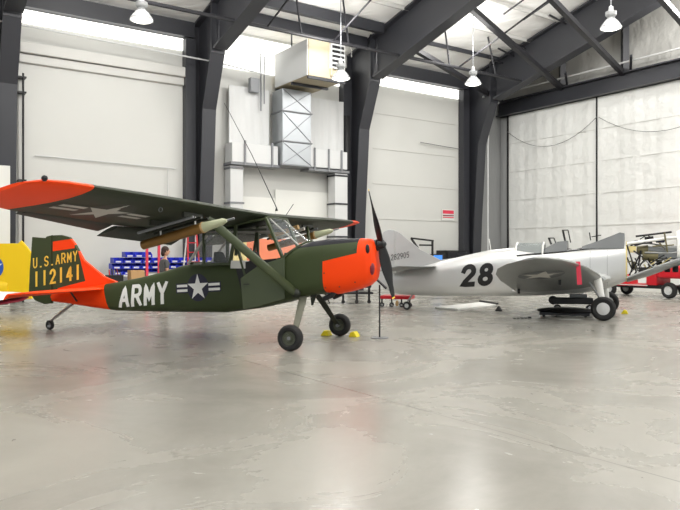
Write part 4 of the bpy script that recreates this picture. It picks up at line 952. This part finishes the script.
k = MB(); k.ell((-.1, .25, .15), .75, .38, .09, 24, 8); k.build('pad', 'black', t); MB().box(-.75, .45, -.05, .5, .05, .12).build('frame', 'gloss_black', t, smooth=False)
for x in (-.65, .35):
    for y in (0, .42): wheel(t, (x, y, .03), .03, .025, 'black', name='caster')
floorprism('paper_sheet', [(5.25, 16.85), (5.75, 16.7), (5.8, 16.45), (5.3, 16.55)], .004, 'paper', 'white paper sheet on floor before the black creeper', 'paper')
t = thing('floor_jack', 'low black hydraulic jack behind the silver plane wheel', 'jack', (6.5, 19.2, 0), -.2)
MB().box(-.6, .5, -.16, .16, .2, .38).build('body', 'black', t, bevel=.03); MB().lathe([(-.08, .12), (.08, .12)], (-.55, 0, .3), (0, 1, 0), 16).build('roller', 'black', t)
for x in (-.45, .4): wheel(t, (x, -.18, .1), .1, .05, 'chrome', name='caster')
MB().tube([(.1, 0, .38), (.5, 0, .75)], .025, 8).build('handle', 'white_paint', t); MB().box(-.1, .35, -.1, .1, .38, .48).build('saddle', 'steel_light', t, bevel=.02)

# red tug at the right
fx, fy = -.51, .86
t = thing('red_tug', 'low red four wheeled tug cart with white rims at the right', 'tug', (12.22, 24.96, 0), math.atan2(fy, fx))
for y, z in ((-.5, 0), (.5, 0)):
    for x in (0, 2.5):
        wheel(t, (x, y, .29 if x == 0 else .26), .29 if x == 0 else .26, .2, 'duct_white')
k = MB(); k.box(-.5, 2.9, -.36, .36, .32, .46); k.build('chassis', 'black', t, smooth=False, bevel=.02)
k = MB(); k.loft([[Vector((x, y, z)) for y, z in ((-.42, .38), (.42, .38), (.38, zt), (-.38, zt))] for x, zt in ((1.9, .62), (2.3, .82), (2.75, .74), (2.95, .5))]); k.build('nose', 'red', t, bevel=.03)
k = MB(); k.box(.55, 1.0, -.42, .42, .44, 1.0); k.build('seat_base', 'red', t, bevel=.04)
k = MB(); k.box(.5, 1.0, -.38, .38, 1.0, 1.08); k.build('seat', 'black', t, bevel=.03)
k = MB(); k.box(-.75, .42, -.64, .64, .72, 1.18); k.build('rear_body', 'red', t, bevel=.08)
k = MB(); k.box(1.0, 2.0, -.46, .46, .40, .48); k.build('running_board', 'red', t, smooth=False)
k = MB(); k.box(.9, 2.2, -.48, -.46, .42, .45); k.box(.9, 2.2, .46, .48, .42, .45); k.build('trim_strip', 'paper', t, smooth=False)
k = MB(); k.tube([(2.1, -.1, .8), (1.75, -.1, 1.15)], .02, 8); k.torus((1.74, -.1, 1.15), (-.6, 0, .8), .17, .014); k.build('steering_wheel', 'black', t)
MB().lathe([(0, .06), (.02, .05)], (2.93, .22, .62), (1, 0, 0), 14).lathe([(0, .06), (.02, .05)], (2.93, -.22, .62), (1, 0, 0), 14).build('headlamp', 'paper', t)
